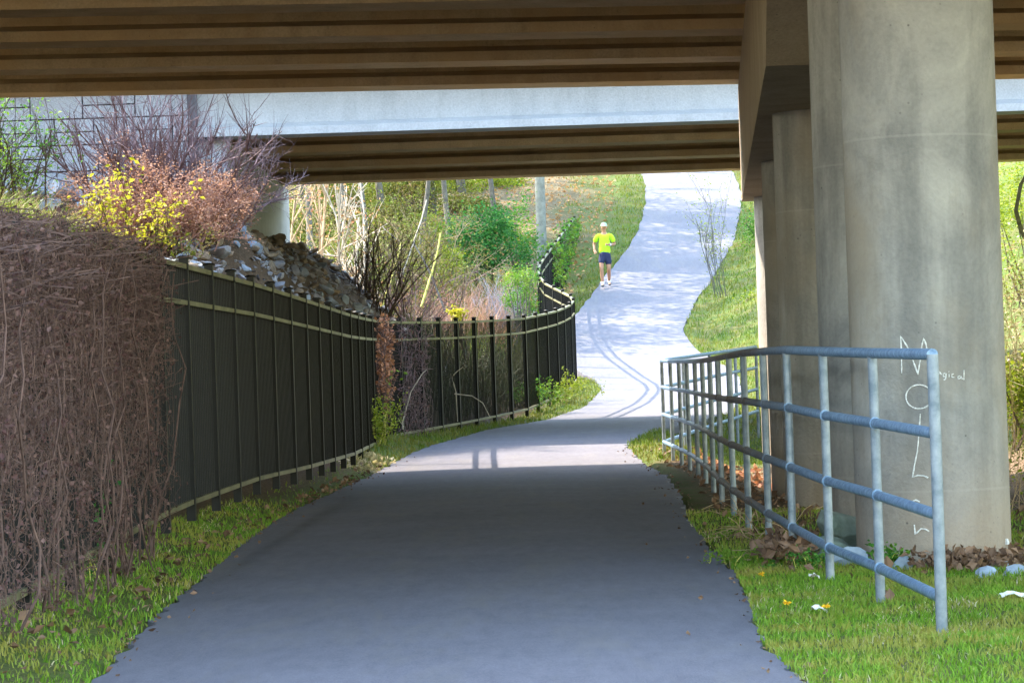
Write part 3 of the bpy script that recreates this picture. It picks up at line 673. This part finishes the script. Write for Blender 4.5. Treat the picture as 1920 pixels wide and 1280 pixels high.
for q, (u, y, h, r, lf) in enumerate(TR):
    p = gp(u, y); tree('hillside_tree', TLAB[q], p[0], y, h, r, 100 + q, 'leaf_olive' if lf else None, 13 if q < 14 else 5, (RNG.uniform(-.06, .06), 0), group='trees on the hillside', sub=12, lsize=.2, crown_from=.3 if y > 87 else .45)
up_ = gp(1018, 84); mb = MB()
mb.lathe([(.15, up_[2] - .5), (.14, up_[2] + 3), (.125, up_[2] + 7), (.11, up_[2] + 10)], up_, 14)
pole = thing('utility_pole', 'weathered grey wooden utility pole standing behind the bend of the fence', 'utility pole', tuple(up_)); mb.build('pole', M['pole'], pole, True)
mb = MB(); mb.box((up_[0], up_[1] - .16, up_[2] + 8.9), (2.2, .1, .12)); mb.build('crossarm', M['pole'], pole)
# right side
p = gp(1352, 78); sh('bare_shrub', 'thin dark bare shrub arching over the right edge of the far path', 'shrub', p, 9, 2.6, .3, M['wood_grey'], M['leaf_lime'], .05, 1, .08, levels=3, seed=70, r=.012, sub=5, lean=(-.12, 0), up=.5, ratio=.4)
for q, (u, v, y, rx, ry, rz, mt, n, lab) in enumerate([
    (1432,470,86,.75,.8,1.3,'leaf_green',3600,'green bush on the bank seen just left of the last column'),
    (1400,585,76,.5,.8,.45,'leaf_lime',1500,'low yellow-green bush on the bank right of the far path'),
    (1945,420,63,1.1,1.2,1.5,'leaf_lime',5200,'lime bush right of the chalk-marked column, high up'),
    (1935,745,39.6,.5,.7,.8,'leaf_lime',3600,'green bush right of the chalk-marked column at railing height'),
    (1950,590,61,.9,1.0,1.1,'leaf_olive',3000,'olive bush right of the chalk-marked column, middle height'),
    (1480,400,92,1.0,1.0,1.6,'leaf_lime',3800,'lime bush behind the columns on the far bank')]):
    bush('bank_bush', lab, cpt(u, v, y), (rx, ry, rz), n, M[mt], .07, M['wood_dark'], 80 + q, 24, 12)
sh('dead_shrub', 'straw-coloured dry brush right of the chalk-marked column', 'shrub', gp(1915, 40, -.1), 40, 2.4, .45, M['grass_dry'], M['grass_dry'], .06, 2, .08, levels=2, seed=90, r=.008, sub=5, gather=.4)
sh('dead_shrub', 'low twiggy brush at the foot right of the chalk-marked column', 'shrub', gp(1935, 27, -.1), 30, 1.1, .6, M['wood_tan'], M['leaf_lime'], .04, 2, .06, levels=2, seed=91, r=.006, sub=5, gather=.3)
for q, (x, y, h) in enumerate([(11, 62, 12), (14, 74, 13), (10.5, 92, 13), (16, 52, 11), (13, 108, 13), (10, 81, 13), (11, 100, 14), (9.5, 71, 12)]):  # last three are added to screen skylight and deepen the path shade
    tree('roadside_tree', ['leafy tree behind the columns, nearest the railing side', 'leafy tree behind the columns, second row', 'leafy tree on the bank above the far path', 'leafy tree at the far right beyond the columns', 'leafy tree on the crest right of the far path', 'tall leafy tree added to shade the climbing path, nearest the bare shrub', 'tall leafy tree added for shade near the top of the climbing path', 'leafy tree added for shade right of the path bend'][q], x, y, h, .18, 200 + q, 'leaf_olive' if q > 4 else 'leaf_lime', 8, sub=13, group='trees on the right bank', lsize=.2, crown_from=.3 if q in (2, 5, 6, 7) else .12)

# --- vines on the fence
def vine(label, s0, s1, n, nl, woodm, leafm, top=.12, lsize=.05, seed=0, low=.0, rad=.0045, dens=None):
    rg = np.random.default_rng(seed); p0 = fpos((s0 + s1) / 2)
    t = thing('dead_vine', label, 'vine', (p0[0], p0[1], gz(p0[0], p0[1])))
    mb = MB(); LP_ = []
    for _ in range(n):
        s = rg.uniform(s0, s1) if rad > .004 else s1 + .35 - (s1 - s0) * rg.beta(1.45, 1.0); p = fpos(s)
        wv_ = .1 * math.sin(s * 4.1) + .07 * math.sin(s * 9.7 + 1)
        zlo = gz(p[0], p[1]); f = min((rg.beta(2.6, 1.0) if rg.random() < .82 else rg.random()) + .25 * wv_, 1) if low == 0 else rg.uniform(low, 1)
        z = zlo + f * (p[2] + top + .4 * wv_ - zlo); side = rg.choice((-1, 1), p=(.25, .75)); off = side * abs(rg.normal()) * (.05 + .09 * f)
        q = np.array((p[0] + off, p[1], z)); d = np.array((rg.normal() * .3, rg.normal() * .45, rg.normal() * .8 - .35)); d /= np.linalg.norm(d)
        pts = [q]; k = rg.integers(7, 13); st = rg.uniform(.03, .075)
        for _ in range(k):
            d = d + rg.normal(size=3) * .62 - np.array((off * 1.2, 0, .2)); d /= np.linalg.norm(d); nxt = pts[-1] + d * st
            fx = fpos(s)[0]; nxt[0] = min(max(nxt[0], fx - .25), fx + .13); pts.append(nxt)
        pts = np.array(pts); lim = p[2] + top * rg.uniform(.2, 1.6) + .5 * wv_; pts[:, 2] -= max(pts[:, 2].max() - lim, 0); mb.tube(pts, rad * rg.uniform(.6, 1.5), rad * .4, 3); LP_.append(pts)
    for _ in range(n // 130):                                     # thicker climbing runners
        s = rg.uniform(s0, s1); p = fpos(s); zlo = gz(p[0], p[1]) - .05; q = np.array((p[0] + rg.normal() * .06 + .03, p[1], zlo)); pts = [q]
        for _ in range(9): q = q + np.array((rg.normal() * .04, rg.normal() * .12, (p[2] - zlo) / 9.5)); pts.append(q)
        mb.tube(pts, .007, .004, 4)
    mb.build('stem', woodm, t); A = np.concatenate(LP_); idx = rg.integers(0, len(A), nl)
    mb = MB(); mb.leaves(A[idx] + rg.normal(size=(nl, 3)) * .025, lsize, .6, 1, .8); mb.build('foliage', leafm, t); return t
vine('thick tangle of dead purple-brown vine burying the near end of the fence', 3.0, 14.4, 9500, 30000, M['wood_vine'], M['vine_leaf'], .045, .023, 1, 0, .0024)
sA = float(np.interp(42.6, FPS[:, 1], FS))
vine('reddish dead vine clump hanging on the fence corner', sA - .9, sA + .9, 420, 1500, M['wood_vine'], M['vine_red'], .08, .05, 2, .35)
vine('thin bare grey vine climbing the fence right of the reddish clump', sA + 2.4, sA + 4.6, 380, 500, M['wood_purple'], M['vine_leaf'], .0, .04, 3, .02)
sB = float(S[-1])
vine('green vine on the last uphill panels of the fence', sB - 10, sB - .2, 420, 3200, M['wood_dark'], M['leaf_green'], .05, .07, 4)
# sticks and dry stalks along the fence
for q, pts in enumerate([[(755,790),(770,735),(792,700),(800,693)],[(702,760),(740,775),(757,800)],[(845,700),(855,735),(858,790)],[(852,738),(885,742),(905,755),(919,782)],[(845,725),(842,712),(856,697),(868,688)]]):
    y = 45.5 if q < 2 else 50.0
    P = [np.array(at(a, b, y - .45)) for a, b in pts]; P = [P[0] - np.array((0, 0, .12))] + P if q in (0,) else P
    mb = MB(); mb.tube(P, .011, .006, 4); tag(mb.build('dry_stalk', M['wood_cream'], None, True), ['straight pale stalk leaning on the fence by the reddish vine', 'short arched stalk at the foot of the fence corner', 'upright dry stalk against the middle of the far fence', 'long arched dry stalk drooping right at the far fence', 'curled dry stalk tip at the far fence'][q], 'dry stalk')
def weed(label, u, y, h, leaf, seed, n=26, wide=.25, x=None, ls=.05):
    p = gp(u, y) if x is None else np.array((x, y, gz(x, y)))
    return sh('weed_clump', label, 'weed', p - np.array((0, 0, .02)), n, h, .55, M['wood_lime'], leaf, ls, 4, ls * .8, levels=2, seed=seed, r=.004, sub=4, gather=wide)
weed('tall yellow-green weed clump in front of the fence corner', 697, 41.0, .5, M['leaf_lime'], 301, 30, .12)
weed('green weed clump at the fence foot near the bend', 1010, 57.3, .5, M['leaf_green'], 302, 22, .2)
weed('yellow-green weed clump right at the fence bend', 1060, 60.5, .5, M['leaf_lime'], 303, 26, .35)
weed('blue-green tuft at the foot of the vine-covered fence', 168, 16.6, .42, M['leaf_deep'], 304, 14, .1)
weed('low green weed at the leaf pile under the railing', 1508, 16.9, .09, M['leaf_green'], 305, 10, .1, None, .025)
weed('small weed by the path edge at the railing foot', 1380, 17.6, .08, M['leaf_green'], 306, 8, .08, None, .022)
weed('spiky weed at the base of the chalk-marked column', 1660, 16.7, .14, M['leaf_green'], 307, 6, .04, None, .035)

# ------------------------------------------------------------------ rocks
def rock_mesh(seed, k=2):
    import bmesh
    bm = bmesh.new(); bmesh.ops.create_icosphere(bm, subdivisions=k, radius=1); rg = random.Random(seed)
    planes = [(Vector((rg.gauss(0, 1), rg.gauss(0, 1), rg.gauss(0, 1))).normalized(), rg.uniform(.35, .75)) for _ in range(15)]
    for v in bm.verts:
        for n, d in planes:
            e = v.co.dot(n) - d
            if e > 0: v.co -= n * e * .95
        v.co += Vector((rg.gauss(0, 1), rg.gauss(0, 1), rg.gauss(0, 1))) * .012
    me = bpy.data.meshes.new('rock'); bm.to_mesh(me); bm.free(); return me
RM = {}
for key in ('rock', 'rock_blue', 'rock_brown', 'rock_green'):
    RM[key] = []
    for q in range(5):
        me = rock_mesh(q * 7 + len(key)); me.materials.append(M[key]); RM[key].append(me)
rr = random.Random(11)
def rock(p, s, key, label, group=None, sq=.6):
    o = bpy.data.objects.new('rock', rr.choice(RM[key])); C.objects.link(o); o.location = tuple(p)
    o.scale = (s * rr.uniform(.8, 1.25), s * rr.uniform(.8, 1.2), s * rr.uniform(sq * .7, sq * 1.2)); o.rotation_euler = (rr.uniform(-.5, .5), rr.uniform(-.5, .5), rr.uniform(0, 6.3))
    return tag(o, label, 'rock', group)
cnt = 0
for _ in range(2600):                                            # riprap below the abutment
    y = rr.uniform(37.5, 57.5); x = rr.uniform(-6.2, float(xf(y)) - .4); z = gz(x, y)
    if 960 + (x - .03) * F / y < 345 or (y > 44 and x < -4.4): continue
    v = 700 - (z - EYE) * F / y; top = (float(np.interp(y, FP[:, 1], FP[:, 2])))
    if z < 1.5 or cnt >= 290: continue
    hi = z > 3.3
    rock((x, y, z + .02), rr.uniform(.09, .21), 'rock_brown' if hi else rr.choice(('rock', 'rock', 'rock_blue', 'rock_brown')), 'angular grey rock of the riprap slope below the pale abutment' if not hi else 'earth-stained rock along the dirt crest by the pale abutment', 'riprap rocks below the abutment' if not hi else 'earthy rocks on the crest'); cnt += 1
for _ in range(90):                                              # riprap by the retaining wall
    u = rr.uniform(-10, 190) if rr.random() < .6 else rr.uniform(250, 470); y = rr.uniform(38.5, 44.3); p = gp(u, y, .02)
    rock(p, rr.uniform(.12, .3), rr.choice(('rock', 'rock_blue', 'rock_blue')), 'blue-grey rock piled below the stone-patterned retaining wall', 'rocks below the retaining wall')
mb = MB(); n = 2600; x = RNG.uniform(-4.7, -.6, n); y = RNG.uniform(41.5, 58, n); z = ground(x, y); k = (x < xf(y) - .35) & (z > 1.2); P = np.stack([x, y, z], 1)[k]
for p in P:
    r_ = RNG.uniform(.03, .09); a = RNG.normal(size=(5, 3)) * (1, 1, .7); a = a / np.linalg.norm(a, axis=1)[:, None] * r_ + p
    mb.add(a, None, [(0, 1, 2), (0, 2, 3), (0, 3, 1), (4, 2, 1), (4, 3, 2), (4, 1, 3)])
tag(mb.build('stone_chips', M['rock'], None), 'small broken stone filling the gaps of the riprap slope', 'stones', kind='stuff')
rock(gp(108, 43.4, .1), .36, 'rock', 'largest pale boulder leaning on the foot of the retaining wall')
rock(gp(1590, 17.9, .16), .26, 'rock_green', 'large mossy boulder between the first two columns', sq=.9); rock(gp(1546, 17.6, .06), .2, 'rock_green', 'mossy rock left of the large boulder by the columns'); rock(gp(1585, 17.2, .03), .14, 'rock_blue', 'blue-grey rock in front of the large mossy boulder')
rock(gp(1612, 20.2, .25), .32, 'rock_brown', 'brown boulder behind the large mossy boulder')
rock(gp(1697, 16.6, .03), .09, 'rock_blue', 'small pointed rock at the base of the chalk-marked column', sq=.9)
for u, y, s, lab in [(1812,16.6,.1,'leaf-covered rock right of the near railing post'),(1850,15.75,.12,'blue-grey rock at the right, second from the frame edge'),(1905,15.6,.14,'broad blue-grey rock at the far right edge'),(1838,16.9,.08,'small rock against the column foot, right side'),(1885,16.2,.12,'blue-grey rock behind the two at the right edge')]:
    rock(gp(u, y, -.01), s * .72, 'rock_blue', lab, sq=1.0)

# ------------------------------------------------------------------ grass, litter
def scatter(n, x0, x1, y0, y1, ok):
    x = RNG.uniform(x0, x1, n); y = RNG.uniform(y0, y1, n); k = ok(x, y); x, y = x[k], y[k]
    return np.stack([x, y, ground(x, y) - .006], 1)
mb = MB()
near = lambda x, y: ((x - xr(y)) > -.03 + .05 * np.sin(9 * y)) & (x < 6) & (RNG.random(len(x)) < .25 + .75 * (1 - ss(17, 20.5, y + 1.2 * vnoise(3 * x, 2 * y)))) & (y < 25)
P = scatter(150000, .6, 4.6, 9, 24, near); mb.blades(P, .04, .007, .9)
left = lambda x, y: (xl(y) - x > -.03 + .05 * np.sin(7 * y)) & (x > xf(y) - .3) & (RNG.random(len(x)) < (.35 + .65 * vnoise(2.2 * x, 1.7 * y)) * (1 - .93 * ss(24, 29, y)))
P = scatter(90000, -2.9, 0, 9, 38, left); mb.blades(P, .045, .008, .9)
mbd = MB(); P = scatter(26000, .6, 4.6, 9, 22, lambda x, y: near(x, y) & (RNG.random(len(x)) < .15 + .75 * (vnoise(2.1 * x, 1.3 * y) > .62))); mbd.blades(P, .032, .006, 1.3)
P = scatter(16000, -2.9, 0, 9, 34, lambda x, y: left(x, y) & (RNG.random(len(x)) < .2 + .7 * (vnoise(1.9 * x + 2, 1.1 * y) > .6))); mbd.blades(P, .035, .007, 1.3)
tag(mbd.build('dead_grass', M['grass_dry'], None), 'straw-coloured dead blades mixed into the green lawn', 'grass', kind='stuff')
tag(mb.build('grass', M['grass'], None), 'short green lawn grass on both verges under the near bridge', 'grass', kind='stuff')
mb = MB()
P = scatter(60000, -2.6, 7, 36.5, 72, lambda x, y: (((xl(y) - x > 0) & (x > xf(y) - .1)) | ((x - xr(y) > 0) & (x < xr(y) + 2.6))) & ~((x > 2.4) & (y < 40))); mb.blades(P, .085, .014, .9)
P = scatter(70000, -5, 11, 66, 106, lambda x, y: (((xl(y) - x > 0) & (x > xf(y) - .2) & (RNG.random(len(x)) < np.where(y > 80, .12 + .5 * vnoise(.9 * x, 1.4 * y) ** 2 + 1.0 * (xl(y) - x < .9), 1))) | ((x - xr(y) > 0))) ); mb.blades(P, .11, .022, .9)
tag(mb.build('grass', M['grass_sun'], None), 'sunlit yellow-green grass along the far path beyond the near bridge', 'grass', kind='stuff')
mb = MB(); P = np.concatenate([gp(u, y)[None] for u, y in zip(RNG.uniform(-40, 150, 900), RNG.uniform(38.6, 40.2, 900))]); mb.blades(P, .5, .02, .9, (.12, 0, 0))
tag(mb.build('grass_tuft', M['grass_sun'], None), 'glowing yellow-green grass tuft on the bank above the vine tangle', 'grass')
mb = MB(); P = np.concatenate([gp(u, y)[None] for u, y in zip(RNG.uniform(-20, 140, 260), RNG.uniform(39.6, 40.6, 260))]); mb.blades(P, .62, .009, .7, (.3, 0, 0))
tag(mb.build('grass_tuft', M['grass_dry'], None), 'pale dry grass stalks behind the glowing grass tuft', 'grass')
mb = MB(); P = np.concatenate([gp(u, y)[None] for u, y in zip(RNG.uniform(770, 955, 1700), RNG.uniform(71.5, 77, 1700))]); mb.blades(P, .95, .022, .8)
tag(mb.build('dead_grass', M['grass_pink'], None), 'pinkish dead grass field behind the far fence', 'grass', kind='stuff')
mb = MB(); P = np.concatenate([gp(u, y)[None] for u, y in zip(RNG.uniform(690, 1005, 2200), RNG.uniform(68, 80, 2200))]); mb.blades(P, .8, .02, .9)
tag(mb.build('undergrowth', M['leaf_olive'], None), 'olive weeds below the hillside bushes', 'undergrowth', kind='stuff')
mb = MB(); P = np.concatenate([gp(u, y)[None] for u, y in zip(RNG.uniform(770, 1060, 5200), RNG.uniform(52, 71, 5200))]); P = P[P[:, 0] < xf(P[:, 1]) - .5]; mb.blades(P, .75, .02, .9)
tag(mb.build('undergrowth', M['thatch'], None), 'dark green weeds growing right behind the far run of fence', 'undergrowth', kind='stuff')
mb = MB(); P = scatter(24000, -12, 6, 70, 112, lambda x, y: (x < xl(y) - 1.0)); P[:, 2] += .015; mb.leaves(P, .10, .5, .35, .7)
tag(mb.build('leaf_litter', M['leaf_orange'], None), 'tan fallen leaves over the hillside left of the far path', 'fallen leaves', kind='stuff')
mb = MB()
P = scatter(5200, 1.0, 4.0, 14, 40, lambda x, y: (x - xr(y) > .25) & (RNG.random(len(x)) < np.where(y < 16.3, .02, .8))); P[:, 2] += .012; mb.leaves(P, .07, .5, .45, .7)
q = [gp(u, y, .03 + RNG.uniform(0, .12)) for u, y in zip(RNG.normal(1478, 24, 420), RNG.normal(17.5, .35, 420))]; mb.leaves(np.array(q), .06, .5, .7, .7)
q = [gp(u, y, .02 + RNG.uniform(0, .08)) for u, y in zip(RNG.normal(1835, 55, 900), RNG.normal(16.7, .3, 900))]; mb.leaves(np.array(q), .05, .5, .7, .7)
P = scatter(2600, -2.4, -.5, 22, 37.2, lambda x, y: (xl(y) - x > .02) & (x > xf(y) + .02)); P[:, 2] += .012; mb.leaves(P, .06, .5, .45, .7)
P = scatter(700, -2.4, -.9, 10, 22, lambda x, y: (xl(y) - x > .1) & (x > xf(y))); P[:, 2] += .03; mb.leaves(P, .05, .5, .4, .7)
tag(mb.build('leaf_litter', M['leaf_brown'], None), 'brown fallen leaves on the bare soil around the railing and columns', 'fallen leaves', kind='stuff')
mb = MB(); y = RNG.uniform(9, 40, 420); sd_ = RNG.random(420) < .5; o_ = np.abs(RNG.normal(size=420)) * .14 - .1; x = np.where(sd_, xl(y) + o_, xr(y) - o_)
P = np.stack([x, y, zp(y) + .008 + np.clip(o_, 0, .5) * .03], 1); mb.leaves(P, .028, .6, .3, .7)
tag(mb.build('leaf_litter', M['leaf_brown'], None), 'crumbled brown leaves blown along both edges of the shaded path', 'fallen leaves', kind='stuff')
mb = MB(); q = [gp(u, y, .02) for u, y in zip(RNG.normal(690, 22, 500), RNG.uniform(36.2, 39.2, 500))]; mb.leaves(np.array(q), .07, .5, .5, .8)
tag(mb.build('leaf_litter', M['grass_dry'], None), 'pale sunlit leaf debris at the shadow edge by the fence corner', 'fallen leaves', kind='stuff')
mb = MB(); P = scatter(1500, 2.3, 4.2, 33, 40, lambda x, y: x > 0); P[:, 2] += .015; mb.leaves(P, .08, .5, .5, .8)
tag(mb.build('leaf_litter', M['leaf_salmon'], None), 'sunlit tan leaves around the foot of the last column', 'fallen leaves', kind='stuff')
# dry twigs caught in the railing
mb = MB(); rg = np.random.default_rng(5)
for _ in range(70):
    p = gp(rg.normal(1420, 40), rg.uniform(17.5, 24), .02); d = rg.normal(size=3) * (.2, .5, .12); mb.tube([p, p + d * .5 + (0, 0, .03), p + d], .004, .002, 3)
tag(mb.build('dry_twigs', M['wood_tan'], None), 'dry twigs lying tangled along the bottom rail of the railing', 'twigs', kind='stuff')
# dandelions and paper
for u, y, lab in [(1428,15.95,'dandelion nearest the path edge below the leaf pile'),(1476,13.95,'single dandelion in the open grass left of the railing posts'),(1549,13.75,'dandelion beside the white paper scrap')]:
    p = gp(u, y); t = thing('dandelion', lab, 'flower', tuple(p), 'dandelions in the grass')
    mb = MB(); mb.tube([p, p + (.002, 0, .05)], .002, .0015, 4); mb.build('stem', M['leaf_lime'], t)
    mb = MB(); mb.leaves(np.repeat([p + (.002, 0, .05)], 26, 0), .021, .2, .35, .4); mb.build('flower_head', M['petal'], t)
for u, y, lab, w in [(1536,13.75,'white crumpled paper scrap in the grass left of the second railing post',.075),(1900,14.0,'thin white paper strip in the grass at the far right',.12),(1527,15.85,'small pale paper scrap near the mossy rock',.06)]:
    p = gp(u, y, .035); rg = np.random.default_rng(int(u)); mb = MB(); V = []
    for a in range(5):
        for b in range(4): V.append(p + np.array(((a / 4 - .5) * w, (b / 3 - .5) * w * .6, rg.normal() * .008 + .012 * math.sin(a))))
    top = np.array(V); mb.add(np.concatenate([top, top - (0, 0, .002)]), [(a * 4 + b, a * 4 + b + 4, a * 4 + b + 5, a * 4 + b + 1) for a in range(4) for b in range(3)] + [(20 + a * 4 + b, 20 + a * 4 + b + 1, 20 + a * 4 + b + 5, 20 + a * 4 + b + 4) for a in range(4) for b in range(3)])
    tag(mb.build('paper_scrap', M['paper'], None), lab, 'litter')

# ------------------------------------------------------------------ jogger
def skin_mesh(name, verts, edges, radii, mat, parent, root=0, lv=2):
    me = bpy.data.meshes.new(name); me.from_pydata([tuple(v) for v in verts], edges, []); me.materials.append(mat)
    o = bpy.data.objects.new(name, me); C.objects.link(o); o.parent = parent
    s = o.modifiers.new('skin', 'SKIN'); s.use_smooth_shade = True; s.branch_smoothing = .4
    for v, r in zip(me.skin_vertices[0].data, radii): v.radius = r if isinstance(r, tuple) else (r, r)
    me.skin_vertices[0].data[root].use_root = True
    b = o.modifiers.new('subdivision', 'SUBSURF'); b.levels = lv; b.render_levels = lv
    return o
jx, jy = on_path(1136, 540)
jog = thing('person', 'jogger in a bright yellow-green T-shirt, navy shorts and pale cap running down the path', 'person', (jx, jy, float(zp(jy)) + .012))
J = {}; VV = []; EE = []; RRR = []
def j(n, p, r, par=None):
    J[n] = len(VV); VV.append(p); RRR.append(r)
    if par is not None: EE.append((J[par], J[n]))
j('pelvis', (0, 0, .96), (.145, .105)); j('waist', (0, -.01, 1.1), (.135, .095), 'pelvis'); j('chest', (0, -.03, 1.3), (.165, .11), 'waist'); j('collar', (0, -.03, 1.44), (.1, .08), 'chest')
j('neck', (0, -.045, 1.53), .055, 'collar'); j('jaw', (0, -.065, 1.59), (.062, .07), 'neck'); j('head', (0, -.06, 1.67), (.075, .092), 'jaw'); j('crown', (0, -.05, 1.745), (.05, .065), 'head')
j('nose', (0, -.165, 1.64), .012, 'head')
for sx, s in ((-1, 'l'), (1, 'r')):
    j('ear' + s, (sx * .085, -.05, 1.65), .014, 'head')
    j('sh' + s, (sx * .19, -.03, 1.41), .058, 'collar')
    el, wr, pa = ((-.285, .09, 1.2), (-.275, -.03, 1.05), (-.265, -.09, 1.0)) if s == 'l' else ((.285, .04, 1.18), (.14, -.2, 1.16), (.075, -.25, 1.165))
    j('el' + s, el, .042, 'sh' + s); j('wr' + s, wr, .028, 'el' + s); j('pa' + s, pa, (.034, .022), 'wr' + s)
    dv = np.array(pa) - np.array(wr); dv /= np.linalg.norm(dv); sd = np.cross(dv, (0, 1, 0.3)); sd /= np.linalg.norm(sd)
    for q, (o_, L) in enumerate(((-.03, .05), (-.011, .058), (.011, .054), (.03, .042))):
        a = np.array(pa) + dv * .035 + sd * o_; b_ = a + dv * L * .5; c_ = b_ + dv * L * .15 + np.array((0, -.01, -.03))
        j(f'k{q}' + s, tuple(a), .009, 'pa' + s); j(f'm{q}' + s, tuple(b_), .009, f'k{q}' + s); j(f't{q}' + s, tuple(c_), .008, f'm{q}' + s)
    a = np.array(wr) + dv * .03 + sd * -.035; b_ = a + dv * .04 + sd * -.012; j('th' + s, tuple(a), .011, 'wr' + s); j('tt' + s, tuple(b_), .009, 'th' + s)
    hip = (sx * .09, 0, .9); kn, an, toe = ((-.105, -.14, .52), (-.085, -.1, .1), (-.085, -.27, .04)) if s == 'l' else ((.10, -.06, .5), (.105, .16, .16), (.115, .04, .07))
    j('hip' + s, hip, .088, 'pelvis'); j('th_' + s, tuple((np.array(hip) + kn) / 2), .078, 'hip' + s); j('kn' + s, kn, .055, 'th_' + s)
    cf = np.array(kn) * .65 + np.array(an) * .35 + (0, .02, 0); j('cf' + s, tuple(cf), .056, 'kn' + s); j('an' + s, an, .036, 'cf' + s); j('to' + s, toe, .035, 'an' + s)
skin_mesh('body', VV, EE, RRR, M['skin'], jog)
sv = [(0, 0, .85), (0, -.01, 1.1), (0, -.03, 1.3), (0, -.03, 1.43), (-.19, -.03, 1.415), (-.262, .05, 1.25), (.19, -.03, 1.415), (.262, .015, 1.235)]
skin_mesh('shirt', sv, [(0, 1), (1, 2), (2, 3), (3, 4), (4, 5), (3, 6), (6, 7)], [(.185, .135), (.168, .122), (.19, .13), (.115, .09), .078, .07, .078, .07], M['shirt'], jog)
skin_mesh('shorts', [(0, 0, 1.07), (0, 0, .9), (-.095, -.03, .78), (-.105, -.11, .62), (.095, -.01, .78), (.105, -.045, .58)], [(0, 1), (1, 2), (2, 3), (1, 4), (4, 5)], [(.165, .12), (.16, .125), .112, .105, .112, .105], M['shorts'], jog)
mb = MB(); L0 = np.array(jog.location)
def ell(c, r, z0=-1, k=16):
    prof = []
    for f in np.linspace(z0, 1, 8): prof.append((math.sqrt(max(1 - f * f, .0004)), f))
    m = MB(); m.lathe(prof, (0, 0, 0), k); v = np.concatenate(m.v)
    return v * np.array(r) + np.array(c), m
v, m = ell((0, -.05, 1.685), (.092, .115, .105), -.05); mb.add(v, np.concatenate(m.q), np.concatenate([t for t in m.t]) if m.t else None)
mb.add([(-.075, -.14, 1.70), (.075, -.14, 1.70), (.05, -.25, 1.675), (-.05, -.25, 1.675), (-.075, -.14, 1.69), (.075, -.14, 1.69), (.05, -.25, 1.665), (-.05, -.25, 1.665)], [(0,1,2,3),(7,6,5,4),(0,4,5,1),(1,5,6,2),(2,6,7,3),(3,7,4,0)])
mb.v = [a + L0 for a in mb.v]; mb.build('cap', M['cap_cloth'], jog, True)
mb = MB()
for sx in (-1, 1): mb.box(L0 + (sx * .036, -.152, 1.655), (.055, .012, .032))
mb.box(L0 + (0, -.154, 1.66), (.02, .01, .008)); mb.build('sunglasses', M['lens'], jog)
for an, toe, rx in (((-.085, -.1, .1), (-.085, -.27, .04), 0), ((.105, .16, .16), (.115, .04, .07), .5)):
    an = np.array(an); toe = np.array(toe)
    skin_mesh('shoe', [tuple(an + (0, .055, -.05)), tuple(an + (0, .0, -.04)), tuple((an + toe) / 2 + (0, 0, -.02)), tuple(toe + (0, -.01, 0))], [(0, 1), (1, 2), (2, 3)], [(.045, .05), (.047, .055), (.05, .04), (.042, .03)], M['shoe'], jog)
    mb = MB(); mb.tube([L0 + an + (0, 0, -.01), L0 + an + (0, -.006, .07)], .046, .05, 12); mb.build('sock', M['sock'], jog, True)
mb = MB(); wv = np.array((.155, -.175, 1.162)); mb.tube([L0 + wv, L0 + wv + np.array((-.025, -.028, 0))], .04, .04, 10, True); mb.build('wristwatch', M['paper'], jog, True)

# ------------------------------------------------------------------ light
EL_, AZ = R(45.5), R(-66)
w = bpy.data.worlds.new('World'); SC.world = w; w.use_nodes = True; nt = w.node_tree; nt.nodes.clear()
o = nt.nodes.new('ShaderNodeOutputWorld'); b = nt.nodes.new('ShaderNodeBackground'); s = nt.nodes.new('ShaderNodeTexSky')
s.sky_type = 'NISHITA'; s.sun_disc = False; s.sun_elevation = EL_; s.sun_rotation = AZ % (2 * math.pi); s.ozone_density = 1.2; s.air_density = 1.9; s.dust_density = 1.5
b.inputs[1].default_value = .15; nt.links.new(s.outputs[0], b.inputs[0]); nt.links.new(b.outputs[0], o.inputs[0])
sl = bpy.data.lights.new('sun', 'SUN'); sl.energy = 2.0; sl.angle = R(.5); sl.color = (1, .86, .68)
so = bpy.data.objects.new('sun', sl); C.objects.link(so)
sd = Vector((math.cos(EL_) * math.sin(AZ), math.cos(EL_) * math.cos(AZ), math.sin(EL_)))
so.rotation_euler = sd.to_track_quat('Z', 'Y').to_euler(); so.location = sd * 60
SC.view_settings.view_transform = 'Standard'; SC.view_settings.look = 'None'; SC.view_settings.exposure = 3.15; SC.view_settings.gamma = 1
SC.cycles.max_bounces = 8; SC.cycles.diffuse_bounces = 5; SC.cycles.transmission_bounces = 4
